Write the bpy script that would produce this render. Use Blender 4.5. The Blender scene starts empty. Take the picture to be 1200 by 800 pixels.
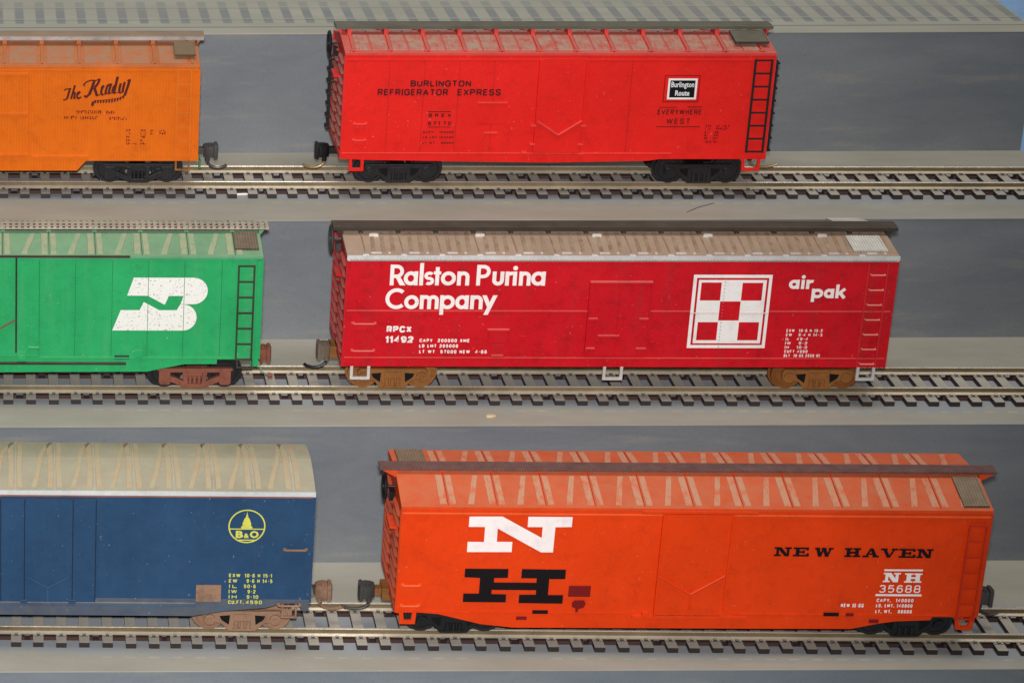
import bpy, bmesh, math, random
from mathutils import Vector, Matrix
random.seed(7)
K = 0.01                                   # millimetres of the models to scene units
SC = bpy.context.scene
COL = SC.collection
PI = math.pi

# ------------------------------------------------------------------ camera, world, lamps, exposure
PITCH = 0.385
cd = bpy.data.cameras.new("camera"); cam = bpy.data.objects.new("camera", cd); COL.objects.link(cam)
cam.location = (0, -968.8 * K, 270.2 * K)
cam.rotation_mode = 'QUATERNION'
cam.rotation_quaternion = (Matrix.Rotation(PI / 2 - PITCH, 3, 'X') @ Matrix.Rotation(-0.003, 3, 'Z')).to_quaternion()
cd.sensor_fit = 'HORIZONTAL'; cd.sensor_width = 36; cd.lens = 36 * 3185 / 1200
cd.shift_x = 635 / 1200; cd.shift_y = 2 / 1200
cd.clip_start = 0.1; cd.clip_end = 200
SC.camera = cam

w = bpy.data.worlds.new("World"); SC.world = w; w.use_nodes = True
w.node_tree.nodes["Background"].inputs[0].default_value = (1.0, 0.97, 0.92, 1)
w.node_tree.nodes["Background"].inputs[1].default_value = 0.09

def lamp(name, kind, loc, target, energy, color, **kw):
    l = bpy.data.lights.new(name, kind); o = bpy.data.objects.new(name, l); COL.objects.link(o)
    o.location = Vector(loc) * K
    d = (Vector(target) - Vector(loc)).normalized()
    o.rotation_mode = 'QUATERNION'; o.rotation_quaternion = d.to_track_quat('-Z', 'Y')
    l.energy = energy; l.color = color
    for k, v in kw.items(): setattr(l, k, v)
    return o
# the camera's flash, and the ceiling light of the room
lamp("flash_lamp", 'SPOT', (0, -968, 300), (30, -110, -60), 3600, (1.0, 0.97, 0.95),
     spot_size=math.radians(50), spot_blend=1.0, shadow_soft_size=12 * K)
lamp("ceiling_lamp", 'AREA', (150, -350, 1150), (170, -60, 0), 860, (1.0, 0.95, 0.87),
     shape='RECTANGLE', size=9, size_y=5)
SC.view_settings.view_transform = 'Standard'; SC.view_settings.look = 'None'
SC.view_settings.exposure = 0; SC.view_settings.gamma = 1

# ------------------------------------------------------------------ materials
def nodes(name):
    m = bpy.data.materials.new(name); m.use_nodes = True
    nt = m.node_tree; b = nt.nodes["Principled BSDF"]
    return m, nt, b
def coord(nt, scale=(1, 1, 1), rot=(0, 0, 0), loc=(0, 0, 0)):
    t = nt.nodes.new("ShaderNodeTexCoord"); mp = nt.nodes.new("ShaderNodeMapping")
    mp.inputs["Scale"].default_value = [s / K for s in scale]
    mp.inputs["Rotation"].default_value = rot
    mp.inputs["Location"].default_value = loc
    nt.links.new(t.outputs["Object"], mp.inputs[0]); return mp.outputs[0]
def noise(nt, vec, scale, detail=4, rough=0.55, dist=0.0):
    n = nt.nodes.new("ShaderNodeTexNoise"); nt.links.new(vec, n.inputs["Vector"])
    n.inputs["Scale"].default_value = scale; n.inputs["Detail"].default_value = detail
    n.inputs["Roughness"].default_value = rough; n.inputs["Distortion"].default_value = dist
    return n.outputs["Fac"]
def ramp(nt, fac, stops):
    r = nt.nodes.new("ShaderNodeValToRGB"); e = r.color_ramp.elements
    while len(e) < len(stops): e.new(0.5)
    for i, (p, c) in enumerate(stops):
        e[i].position = p; e[i].color = (c, c, c, 1) if not isinstance(c, tuple) else (*c, 1)
    nt.links.new(fac, r.inputs[0]); return r.outputs[0]
def mix(nt, fac, a, b, mode='MIX'):
    n = nt.nodes.new("ShaderNodeMix"); n.data_type = 'RGBA'; n.blend_type = mode
    for sock, v in ((n.inputs[0], fac), (n.inputs[6], a), (n.inputs[7], b)):
        if isinstance(v, (int, float)): sock.default_value = v
        elif isinstance(v, tuple): sock.default_value = (*v, 1)
        else: nt.links.new(v, sock)
    return n.outputs[2]
def math_(nt, op, a, b=0.0, c=0.0):
    n = nt.nodes.new("ShaderNodeMath"); n.operation = op
    for s, v in zip(n.inputs, (a, b, c)):
        if isinstance(v, (int, float)): s.default_value = v
        else: nt.links.new(v, s)
    return n.outputs[0]
def bump(nt, b, h, strength=0.3, dist=0.2):
    n = nt.nodes.new("ShaderNodeBump"); n.inputs["Strength"].default_value = strength
    n.inputs["Distance"].default_value = dist * K
    nt.links.new(h, n.inputs["Height"]); nt.links.new(n.outputs[0], b.inputs["Normal"])
def upness(nt):
    g = nt.nodes.new("ShaderNodeNewGeometry"); s = nt.nodes.new("ShaderNodeSeparateXYZ")
    nt.links.new(g.outputs["Normal"], s.inputs[0]); return s.outputs[2]

def paint(name, col, rough=0.5, var=0.10, dust=None, dust_amt=0.0, speck=0.25, planks=False, spec=0.10, streak=0.0,
          streak_col=(0.10, 0.07, 0.05), metal=0.0, dust_all=False, bumpy=0.3, grime=0.25):
    """model paint: slight mottling, tiny light specks, optional dust lying on upward faces, faint grime streaks"""
    m, nt, b = nodes(name)
    if 'silver' in name: rough, spec = 0.33, max(spec, 0.38)
    v = coord(nt)
    big = noise(nt, v, 0.045, 5, 0.6)
    dark = tuple(c * (1 - var * 1.6) for c in col); lite = tuple(min(1, c * (1 + var * 0.6) + var * 0.02) for c in col)
    c = mix(nt, ramp(nt, big, [(0.3, 0.0), (0.7, 1.0)]), dark, lite)
    fine = noise(nt, v, 1.3, 3, 0.7)
    mid = noise(nt, v, 0.22, 5, 0.7)
    c = mix(nt, ramp(nt, mid, [(0.32, grime), (0.5, 0.0)]), c, tuple(q * 0.45 + 0.004 for q in col))
    c = mix(nt, ramp(nt, fine, [(0.5, 0.0), (0.85, 0.22)]), c, tuple(min(1, q * 1.15 + 0.010) for q in col))
    if speck:
        sp = noise(nt, v, 0.9, 2, 0.5)
        c = mix(nt, math_(nt, 'MULTIPLY', ramp(nt, sp, [(0.72, 0.0), (0.76, 1.0)]), speck), c, (0.72, 0.62, 0.52))
    if streak:
        vs = coord(nt, (0.5, 0.5, 0.035))
        s = noise(nt, vs, 0.55, 4, 0.6)
        c = mix(nt, math_(nt, 'MULTIPLY', ramp(nt, s, [(0.5, 0.0), (0.75, 1.0)]), streak), c, streak_col)
    if dust:
        dn = noise(nt, v, 0.16, 5, 0.65)
        f = ramp(nt, dn, [(0.25, 0.35), (0.7, 1.0)])
        f = math_(nt, 'MULTIPLY', f, dust_amt)
        if not dust_all:
            up = ramp(nt, upness(nt), [(0.25, 0.0), (0.8, 1.0)])
            f = math_(nt, 'MULTIPLY', f, up)
        c = mix(nt, f, c, dust)
    nt.links.new(c, b.inputs["Base Color"])
    b.inputs["Roughness"].default_value = rough
    b.inputs["Specular IOR Level"].default_value = spec
    b.inputs["Metallic"].default_value = metal
    nt.links.new(ramp(nt, fine, [(0.2, max(0, rough - 0.1)), (0.8, min(1, rough + 0.15))]), b.inputs["Roughness"])
    if planks:
        wv = nt.nodes.new("ShaderNodeTexWave"); wv.bands_direction = 'X'; wv.wave_profile = 'SIN'
        nt.links.new(v, wv.inputs["Vector"]); wv.inputs["Scale"].default_value = 0.30
        wv.inputs["Distortion"].default_value = 0
        bump(nt, b, ramp(nt, wv.outputs["Fac"], [(0.0, 0.0), (0.25, 1.0)]), 0.35, 0.25)
    elif bumpy:
        bump(nt, b, fine, bumpy, 0.25)
    return m

def tread_material():
    m, nt, b = nodes("tread_paint")
    v = coord(nt)
    n1 = noise(nt, coord(nt, (0.35, 1, 1)), 0.05, 6, 0.62)
    n2 = noise(nt, v, 0.5, 4, 0.7)
    n3 = noise(nt, coord(nt, (0.25, 1.6, 1)), 0.13, 5, 0.6)
    tan = mix(nt, ramp(nt, n1, [(0.3, 0.0), (0.7, 1.0)]), (0.285, 0.273, 0.232), (0.358, 0.345, 0.300))
    grey = (0.29, 0.31, 0.335)
    # bluish primer shows along the track, the tan overspray lies over the rest
    s = nt.nodes.new("ShaderNodeSeparateXYZ"); nt.links.new(v, s.inputs[0])
    d = math_(nt, 'ABSOLUTE', math_(nt, 'ADD', s.outputs[1], math_(nt, 'MULTIPLY', s.outputs[0], 0.018)))
    d = math_(nt, 'ADD', d, math_(nt, 'MULTIPLY', math_(nt, 'SUBTRACT', n3, 0.5), 22.0))
    c = mix(nt, ramp(nt, math_(nt, 'DIVIDE', d, 30.0), [(0.45, 1.0), (0.68, 0.0)]), tan, grey)
    c = mix(nt, ramp(nt, n3, [(0.62, 0.0), (0.78, 0.55)]), c, grey)
    c = mix(nt, math_(nt, 'MULTIPLY', ramp(nt, n2, [(0.66, 0.0), (0.74, 1.0)]), 0.35), c, (0.16, 0.14, 0.11))
    # short light dashes where an earlier track's tie ends masked the spray
    fx = math_(nt, 'FRACT', math_(nt, 'DIVIDE', math_(nt, 'ADD', s.outputs[0], 2000.0), 7.4))
    dash = math_(nt, 'MULTIPLY', ramp(nt, math_(nt, 'ABSOLUTE', math_(nt, 'SUBTRACT', fx, 0.5)), [(0.20, 1.0), (0.24, 0.0)]),
                 ramp(nt, math_(nt, 'ABSOLUTE', math_(nt, 'ADD', math_(nt, 'ADD', s.outputs[1], math_(nt, 'MULTIPLY', s.outputs[0], 0.013)), 19.4)), [(0.25, 1.0), (0.5, 0.0)]))
    c = mix(nt, math_(nt, 'MULTIPLY', dash, ramp(nt, n1, [(0.4, 0.0), (0.6, 0.8)])), c, (0.47, 0.44, 0.33))
    sp = noise(nt, v, 0.8, 2, 0.5)
    c = mix(nt, math_(nt, 'MULTIPLY', ramp(nt, sp, [(0.73, 0.0), (0.76, 1.0)]), 0.4), c, (0.7, 0.63, 0.5))
    nt.links.new(c, b.inputs["Base Color"]); b.inputs["Roughness"].default_value = 0.75
    b.inputs["Specular IOR Level"].default_value = 0.25
    bump(nt, b, n2, 0.25, 0.3)
    return m

def deck_material():
    """top tread: a removed track left the blue-grey shapes of its ties in the tan overspray"""
    m, nt, b = nodes("deck_paint")
    v = coord(nt)
    n1 = noise(nt, coord(nt, (0.35, 1, 1)), 0.05, 6, 0.62); n2 = noise(nt, v, 0.5, 4, 0.7)
    n3 = noise(nt, v, 0.02, 3, 0.5)
    tan = mix(nt, ramp(nt, n1, [(0.3, 0.0), (0.7, 1.0)]), (0.325, 0.31, 0.25), (0.395, 0.38, 0.315))
    s = nt.nodes.new("ShaderNodeSeparateXYZ"); nt.links.new(v, s.inputs[0])
    x, y = s.outputs[0], s.outputs[1]
    fx = math_(nt, 'FRACT', math_(nt, 'DIVIDE', math_(nt, 'ADD', x, 2000.0), 7.75))
    inx = ramp(nt, math_(nt, 'ABSOLUTE', math_(nt, 'SUBTRACT', fx, 0.5)), [(0.185, 1.0), (0.235, 0.0)])
    iny = ramp(nt, math_(nt, 'ABSOLUTE', math_(nt, 'SUBTRACT', math_(nt, 'DIVIDE', math_(nt, 'SUBTRACT', y, 29.5), 31.0), 0.0)), [(0.475, 1.0), (0.515, 0.0)])
    f = math_(nt, 'MULTIPLY', inx, iny)
    for yc in (20.8, 37.4):                                    # rails kept thin tan lines clear of grey
        r = ramp(nt, math_(nt, 'ABSOLUTE', math_(nt, 'SUBTRACT', y, yc)), [(0.5, 0.35), (0.9, 1.0)])
        f = math_(nt, 'MULTIPLY', f, r)
    f = math_(nt, 'MULTIPLY', f, ramp(nt, n1, [(0.2, 0.6), (0.6, 0.95)]))
    f = math_(nt, 'MULTIPLY', f, ramp(nt, math_(nt, 'DIVIDE', y, 60.0), [(0.52, 1.0), (0.62, 0.55)]))
    c = mix(nt, f, tan, (0.215, 0.225, 0.215))
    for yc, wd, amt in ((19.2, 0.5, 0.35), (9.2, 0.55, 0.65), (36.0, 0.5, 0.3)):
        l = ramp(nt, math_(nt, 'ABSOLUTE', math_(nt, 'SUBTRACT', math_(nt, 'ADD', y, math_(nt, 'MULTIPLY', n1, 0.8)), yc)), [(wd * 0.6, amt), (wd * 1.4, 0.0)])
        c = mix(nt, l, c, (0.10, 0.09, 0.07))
    c = mix(nt, math_(nt, 'MULTIPLY', ramp(nt, n2, [(0.66, 0.0), (0.74, 1.0)]), 0.25), c, (0.2, 0.18, 0.14))
    nt.links.new(c, b.inputs["Base Color"]); b.inputs["Roughness"].default_value = 0.75
    b.inputs["Specular IOR Level"].default_value = 0.25
    bump(nt, b, n2, 0.25, 0.3)
    return m

def riser_material():
    m, nt, b = nodes("riser_paint")
    n1 = noise(nt, coord(nt, (0.3, 1, 1)), 0.05, 7, 0.68, 0.6)
    n2 = noise(nt, coord(nt, (0.08, 1, 0.6)), 0.32, 5, 0.65)
    n3 = noise(nt, coord(nt), 0.35, 4, 0.7)
    c = mix(nt, ramp(nt, n1, [(0.3, 0.0), (0.7, 1.0)]), (0.124, 0.142, 0.163), (0.180, 0.192, 0.204))
    c = mix(nt, math_(nt, 'MULTIPLY', ramp(nt, n2, [(0.56, 0.0), (0.72, 1.0)]), 0.55), c, (0.25, 0.235, 0.205))
    c = mix(nt, ramp(nt, noise(nt, coord(nt), 0.9, 4, 0.75), [(0.35, 0.25), (0.5, 0.0)]), c, (0.09, 0.105, 0.125))
    c = mix(nt, math_(nt, 'MULTIPLY', ramp(nt, n3, [(0.68, 0.0), (0.75, 1.0)]), 0.3), c, (0.34, 0.30, 0.25))
    nt.links.new(c, b.inputs["Base Color"]); b.inputs["Roughness"].default_value = 0.5
    b.inputs["Specular IOR Level"].default_value = 0.5
    bump(nt, b, n2, 0.15, 0.3)
    return m

def tie_material():
    m, nt, b = nodes("tie_plastic")
    v = coord(nt); n = noise(nt, v, 0.35, 4, 0.7)
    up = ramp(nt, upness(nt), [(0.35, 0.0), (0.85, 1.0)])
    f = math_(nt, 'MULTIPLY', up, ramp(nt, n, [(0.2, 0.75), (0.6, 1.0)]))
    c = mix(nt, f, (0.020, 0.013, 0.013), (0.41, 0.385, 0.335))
    nt.links.new(c, b.inputs["Base Color"]); b.inputs["Roughness"].default_value = 0.6
    return m

def speckled(name, col, amt=0.75):
    m, nt, b = nodes(name); v = coord(nt)
    n = noise(nt, v, 1.6, 2, 0.6)
    c = mix(nt, math_(nt, 'MULTIPLY', ramp(nt, n, [(0.60, 0.0), (0.67, 1.0)]), amt), col, (0.22, 0.25, 0.22))
    nt.links.new(c, b.inputs["Base Color"]); b.inputs["Roughness"].default_value = 0.55
    b.inputs["Specular IOR Level"].default_value = 0.3
    return m

def grating(name, col, pitch=0.9):
    m, nt, b = nodes(name); v = coord(nt)
    s = nt.nodes.new("ShaderNodeSeparateXYZ"); nt.links.new(v, s.inputs[0])
    fs = []
    for o in (s.outputs[0], s.outputs[1]):
        f = math_(nt, 'FRACT', math_(nt, 'DIVIDE', math_(nt, 'ADD', o, 1000.0), pitch))
        fs.append(ramp(nt, math_(nt, 'ABSOLUTE', math_(nt, 'SUBTRACT', f, 0.5)), [(0.22, 1.0), (0.34, 0.0)]))
    hole = math_(nt, 'MULTIPLY', fs[0], fs[1])
    n = noise(nt, v, 0.25, 4, 0.6)
    c = mix(nt, ramp(nt, n, [(0.3, 0.0), (0.7, 1.0)]), col, tuple(min(1, x * 1.35 + 0.02) for x in col))
    c = mix(nt, math_(nt, 'MULTIPLY', hole, 0.55), c, tuple(x * 0.35 for x in col))
    nt.links.new(c, b.inputs["Base Color"]); b.inputs["Roughness"].default_value = 0.7
    bump(nt, b, math_(nt, 'SUBTRACT', 1.0, hole), 0.5, 0.3)
    return m

def drybrush(name, base, dust, lo=0.40, hi=0.60, rough=0.75):
    """body paint under dust brushed on unevenly along the ribs"""
    m, nt, b = nodes(name); v = coord(nt)
    n1 = noise(nt, v, 0.20, 6, 0.72); n2 = noise(nt, coord(nt, (1, 0.3, 0.3)), 0.9, 4, 0.7)
    f = math_(nt, 'ADD', math_(nt, 'MULTIPLY', n1, 0.6), math_(nt, 'MULTIPLY', n2, 0.4))
    c = mix(nt, ramp(nt, f, [(lo, 0.1), (hi, 1.0)]), base, dust)
    c = mix(nt, ramp(nt, noise(nt, v, 1.5, 3, 0.7), [(0.55, 0.0), (0.8, 0.35)]), c, tuple(min(1, q * 1.25) for q in dust))
    nt.links.new(c, b.inputs["Base Color"]); b.inputs["Roughness"].default_value = rough
    b.inputs["Specular IOR Level"].default_value = 0.15
    bump(nt, b, n2, 0.4, 0.25)
    return m

def flat(name, col, rough=0.5, metal=0.0, spec=0.2, var=0.08):
    return paint(name, col, rough, var, speck=0.0, spec=spec, metal=metal, bumpy=0.05)

DUST = (0.33, 0.25, 0.19)
M = {}
M['tread'] = tread_material(); M['deck'] = deck_material(); M['riser'] = riser_material(); M['tie'] = tie_material()
M['rail_side'] = paint('rail_side_paint', (0.22, 0.165, 0.095), 0.42, 0.25, speck=0.0, spec=0.6, metal=0.35)
M['rail_top'] = paint('rail_head_metal', (0.86, 0.79, 0.66), 0.28, 0.12, speck=0.0, spec=0.8, metal=0.5, grime=0.1)
M['rail_foot'] = paint('rail_foot_lit_paint', (0.62, 0.545, 0.415), 0.35, 0.15, speck=0.0, spec=0.6, metal=0.3)  # foot paler than the web: overspray dust and its lit look in the colour
M['web'] = flat('web_plastic', (0.062, 0.034, 0.030), 0.6)
M['blue_wall'] = flat('blue_wall_paint', (0.40, 0.62, 0.95), 0.8)
M['table'] = flat('table_paint', (0.45, 0.60, 0.70), 0.7)
M['black'] = flat('black_plastic', (0.006, 0.006, 0.007), 0.4, spec=0.35)
M['black_frame'] = flat('black_truck_plastic', (0.010, 0.010, 0.012), 0.35, spec=0.5)
M['matt_black'] = flat('matt_black_plastic', (0.006, 0.006, 0.006), 0.6, spec=0.1)  # matt black plastic, also stands for shade in slat gaps and openings
M['wheel'] = flat('wheel_metal', (0.030, 0.030, 0.034), 0.35, 0.6, spec=0.5)
M['rust'] = paint('rust_paint', (0.26, 0.085, 0.04), 0.7, 0.25, speck=0.1, spec=0.2)
M['red_rust'] = paint('red_rust_paint', (0.22, 0.070, 0.042), 0.65, 0.18, grime=0.7, speck=0.1, spec=0.25)
M['brown_rust'] = paint('brown_rust_paint', (0.25, 0.095, 0.02), 0.6, 0.25, grime=0.7, speck=0.0, spec=0.3)
M['pale_rust'] = paint('pale_rust_paint', (0.27, 0.155, 0.098), 0.75, 0.2, grime=0.7, speck=0.1, spec=0.2)
M['brass'] = flat('brass_wire', (0.28, 0.185, 0.09), 0.4, 0.3)
M['steel'] = flat('dark_steel', (0.075, 0.07, 0.068), 0.42, 0.4)
M['silver'] = paint('silver_paint', (0.78, 0.77, 0.75), 0.32, 0.10, speck=0.0, spec=0.6, metal=0.45)
M['white'] = flat('white_lettering', (0.82, 0.76, 0.74), 0.5, var=0.04)
M['pink_white'] = flat('white_lettering_thin', (0.80, 0.66, 0.64), 0.5, var=0.06)
M['speck_white'] = speckled('speckled_white', (0.74, 0.74, 0.70))
M['ink'] = flat('black_lettering', (0.007, 0.004, 0.005), 0.55, spec=0.12)
M['maroon'] = flat('maroon_lettering', (0.075, 0.004, 0.007), 0.5)
M['brown_ink'] = flat('brown_lettering', (0.075, 0.007, 0.006), 0.5)
M['wine'] = flat('wine_lettering', (0.17, 0.004, 0.004), 0.5)
M['yellow'] = flat('yellow_lettering', (0.58, 0.56, 0.08), 0.5)
M['green_bit'] = flat('green_thread', (0.06, 0.22, 0.06), 0.6)

# ------------------------------------------------------------------ mesh building
class MB:
    def __init__(s): s.v = []; s.f = []; s.m = []
    def add(s, vs, fs, mi=0):
        o = len(s.v); s.v += [tuple(p) for p in vs]
        for f in fs: s.f.append([o + i for i in f]); s.m.append(mi)
    def box(s, x0, x1, y0, y1, z0, z1, mi=0):
        s.add([(x0, y0, z0), (x1, y0, z0), (x1, y1, z0), (x0, y1, z0), (x0, y0, z1), (x1, y0, z1), (x1, y1, z1), (x0, y1, z1)],
              [(0, 3, 2, 1), (4, 5, 6, 7), (0, 1, 5, 4), (1, 2, 6, 5), (2, 3, 7, 6), (3, 0, 4, 7)], mi); return s
    def prism(s, poly, a, b, axis='y', mi=0):
        """poly in the other two axes: y -> (x,z), x -> (y,z), z -> (x,y)"""
        n = len(poly)
        def P(p, t): return {'y': (p[0], t, p[1]), 'x': (t, p[0], p[1]), 'z': (p[0], p[1], t)}[axis]
        vs = [P(p, a) for p in poly] + [P(p, b) for p in poly]
        fs = [tuple(range(n)), tuple(range(2 * n - 1, n - 1, -1))] + [(i, i + n, (i + 1) % n + n, (i + 1) % n) for i in range(n)]
        s.add(vs, fs, mi); return s
    def cyl(s, c, r, h, axis='y', n=24, mi=0, r2=None):
        r2 = r if r2 is None else r2
        def P(a, rr, t):
            u, v = rr * math.cos(a), rr * math.sin(a)
            return {'y': (c[0] + u, c[1] + t, c[2] + v), 'x': (c[0] + t, c[1] + u, c[2] + v), 'z': (c[0] + u, c[1] + v, c[2] + t)}[axis]
        vs = [P(2 * PI * i / n, r, 0) for i in range(n)] + [P(2 * PI * i / n, r2, h) for i in range(n)]
        s.add(vs, [tuple(range(n)), tuple(range(2 * n - 1, n - 1, -1))] + [(i, i + n, (i + 1) % n + n, (i + 1) % n) for i in range(n)], mi); return s
    def tube(s, pts, r, n=8, mi=0):
        pts = [Vector(p) for p in pts]; rings = []
        for i, p in enumerate(pts):
            d = (pts[min(i + 1, len(pts) - 1)] - pts[max(i - 1, 0)]).normalized()
            u = d.cross(Vector((0, 0, 1)) if abs(d.z) < 0.9 else Vector((0, 1, 0))).normalized(); v = d.cross(u)
            rr = r[i] if isinstance(r, (list, tuple)) else r
            rings.append([p + (u * math.cos(2 * PI * k / n) + v * math.sin(2 * PI * k / n)) * rr for k in range(n)])
        vs = [q for rg in rings for q in rg]; fs = []
        for i in range(len(pts) - 1):
            for k in range(n):
                fs.append((i * n + k, i * n + (k + 1) % n, (i + 1) * n + (k + 1) % n, (i + 1) * n + k))
        fs += [tuple(range(n - 1, -1, -1)), tuple((len(pts) - 1) * n + k for k in range(n))]
        s.add(vs, fs, mi); return s
    def torus(s, c, R, r, axis='x', n=28, m=8, mi=0):
        pts = []
        for i in range(n):
            a = 2 * PI * i / n
            for k in range(m):
                b = 2 * PI * k / m; rr = R + r * math.cos(b); t = r * math.sin(b)
                u, v = rr * math.cos(a), rr * math.sin(a)
                pts.append({'x': (c[0] + t, c[1] + u, c[2] + v), 'y': (c[0] + u, c[1] + t, c[2] + v)}[axis])
        s.add(pts, [(i * m + k, ((i + 1) % n) * m + k, ((i + 1) % n) * m + (k + 1) % m, i * m + (k + 1) % m) for i in range(n) for k in range(m)], mi); return s
    def build(s, name, mats, parent=None, bevel=0.0, smooth=False, off=(0, 0, 0)):
        me = bpy.data.meshes.new(name)
        me.from_pydata([((x - off[0]) * K, (y - off[1]) * K, (z - off[2]) * K) for x, y, z in s.v], [], s.f)
        if not isinstance(mats, (list, tuple)): mats = [mats]
        for m in mats: me.materials.append(m)
        for p, mi in zip(me.polygons, s.m): p.material_index = mi
        bm = bmesh.new(); bm.from_mesh(me)
        if getattr(s, 'weld', False): bmesh.ops.remove_doubles(bm, verts=bm.verts, dist=0.0005 * K)
        bmesh.ops.recalc_face_normals(bm, faces=bm.faces)
        if bevel:
            es = [e for e in bm.edges if len(e.link_faces) == 2 and e.calc_face_angle(0) > 0.5]
            bmesh.ops.bevel(bm, geom=es, offset=bevel * K, segments=2, affect='EDGES', profile=0.7, clamp_overlap=True)
        bm.to_mesh(me); bm.free()
        if smooth:
            for p in me.polygons: p.use_smooth = True
            try: me.set_sharp_from_angle(angle=0.7)
            except Exception: pass
        o = bpy.data.objects.new(name, me); COL.objects.link(o)
        if parent: o.parent = parent
        return o

def thing(name, label, cat, loc=(0, 0, 0), rotz=0.0, group=None):
    o = bpy.data.objects.new(name, None); COL.objects.link(o)
    o.location = [c * K for c in loc]; o.rotation_euler = (0, 0, rotz); o.empty_display_size = 0.1
    o['label'] = label; o['category'] = cat
    if group: o['group'] = group
    return o
def tag(o, label, cat, group=None):
    o['label'] = label; o['category'] = cat
    if group: o['group'] = group
    return o

# ------------------------------------------------------------------ the setting and the stepped stand
HS = [46.0, 44.7, 50.1]; WS = [75.4, 75.8, 74.3]; AO = [37.0, 31.1, 26.6]
ROT = [math.radians(a) for a in (0.76, 0.80, 1.38)]
EZ = [-46.0, -90.7, -140.8]; EY = [-75.4, -151.2, -225.5]
XP = 635 / 3.5                                  # the tracks turn about this x
XL, XR = -150.0, 393.0

bw = MB().box(-900, 1500, 420, 440, -420, 700).build('backdrop_wall', M['blue_wall']); bw['kind'] = 'structure'
tb = MB().box(-900, 1500, -700, 419, -225, -206).build('tabletop', M['table']); tb['kind'] = 'structure'

stand = thing('display_stand', 'grey stepped display stand with tan topped treads carrying three model tracks', 'display stand', ((XL + XR) / 2, -110, -205))
base = (( XL + XR) / 2, -110, -205)
def stand_part(mb, name, mat, origin, bev=0.12):
    o = mb.build(name, mat, stand, bevel=bev, off=origin)
    o.location = [(origin[i] - base[i]) * K for i in range(3)]
    return o
# treads: each plank sits on its risers; origin of a tread = where its track runs
stand_part(MB().prism([(-0.15, -0.35), (8.03, -0.35), (8.03, -6), (95, -6), (95, 0), (-0.15, 0)], XL, XR + 0.3, 'x'), 'tread', M['deck'], (0, 0, 0))
for i in range(3):
    back = (EY[i] + WS[i])
    stand_part(MB().prism([(EY[i] - 0.15, EZ[i] - 0.35), (EY[i] + 8.03, EZ[i] - 0.35), (EY[i] + 8.03, EZ[i] - 6), (back + 6, EZ[i] - 6), (back + 6, EZ[i]), (EY[i] - 0.15, EZ[i])], XL, XR + 0.3, 'x'), 'tread', M['tread'], (XP, EY[i] + AO[i], EZ[i]))
tops = [0] + EZ; fronts = [0] + EY
for i in range(4):
    z1 = tops[i] - 0.37; z0 = tops[i + 1] + 0.02 if i < 3 else -205
    stand_part(MB().box(XL + 0.5, XR, fronts[i], fronts[i] + 8, z0, z1), 'riser', M['riser'], (0, fronts[i], z0), 0)
for sx in (XL + 0.6, XR - 8.6):
    stand_part(MB().prism([(8.1, -6.1), (94, -6.1), (94, -204), (EY[2] + 8.1, -204), (EY[2] + 8.1, EZ[2] - 6.1), (EY[1] + 8.1, EZ[2] - 6.1), (EY[1] + 8.1, EZ[1] - 6.1),
                           (EY[0] + 8.1, EZ[1] - 6.1), (EY[0] + 8.1, EZ[0] - 6.1), (8.1, EZ[0] - 6.1)], sx, sx + 8, 'x'), 'side_panel', M['riser'], (sx, 0, -205), 0)

# ------------------------------------------------------------------ tracks
def tie_mesh():
    mb = MB().box(-1.65, 1.65, -15, 15, 0, 1.75)
    for s in (-1, 1):
        for t in (-1, 1):
            yy = s * 8.75 + t * 1.55
            mb.box(-0.55, 0.55, yy - 0.55, yy + 0.55, 1.7, 2.45)          # moulded spike heads holding the rail foot
        mb.box(-1.35, 1.35, s * 8.75 - 2.2, s * 8.75 + 2.2, 1.72, 1.95)  # tie plate
    return mb
RAIL = [(-1.15, 0), (1.15, 0), (1.15, 0.26), (0.2, 0.82), (0.2, 1.7), (0.55, 1.85), (0.55, 2.28), (0.34, 2.5), (-0.34, 2.5), (-0.55, 2.28), (-0.55, 1.85), (-0.2, 1.7), (-0.2, 0.82), (-1.15, 0.26)]
LAB = ['straight model track on the top step, under the red refrigerator car and striped orange car',
       'straight model track on the middle step, under the green boxcar and crimson boxcar',
       'straight model track on the bottom step, under the blue boxcar and orange boxcar']
def origin(i): return (XP, EY[i] + AO[i], EZ[i])
tie0 = None
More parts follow.
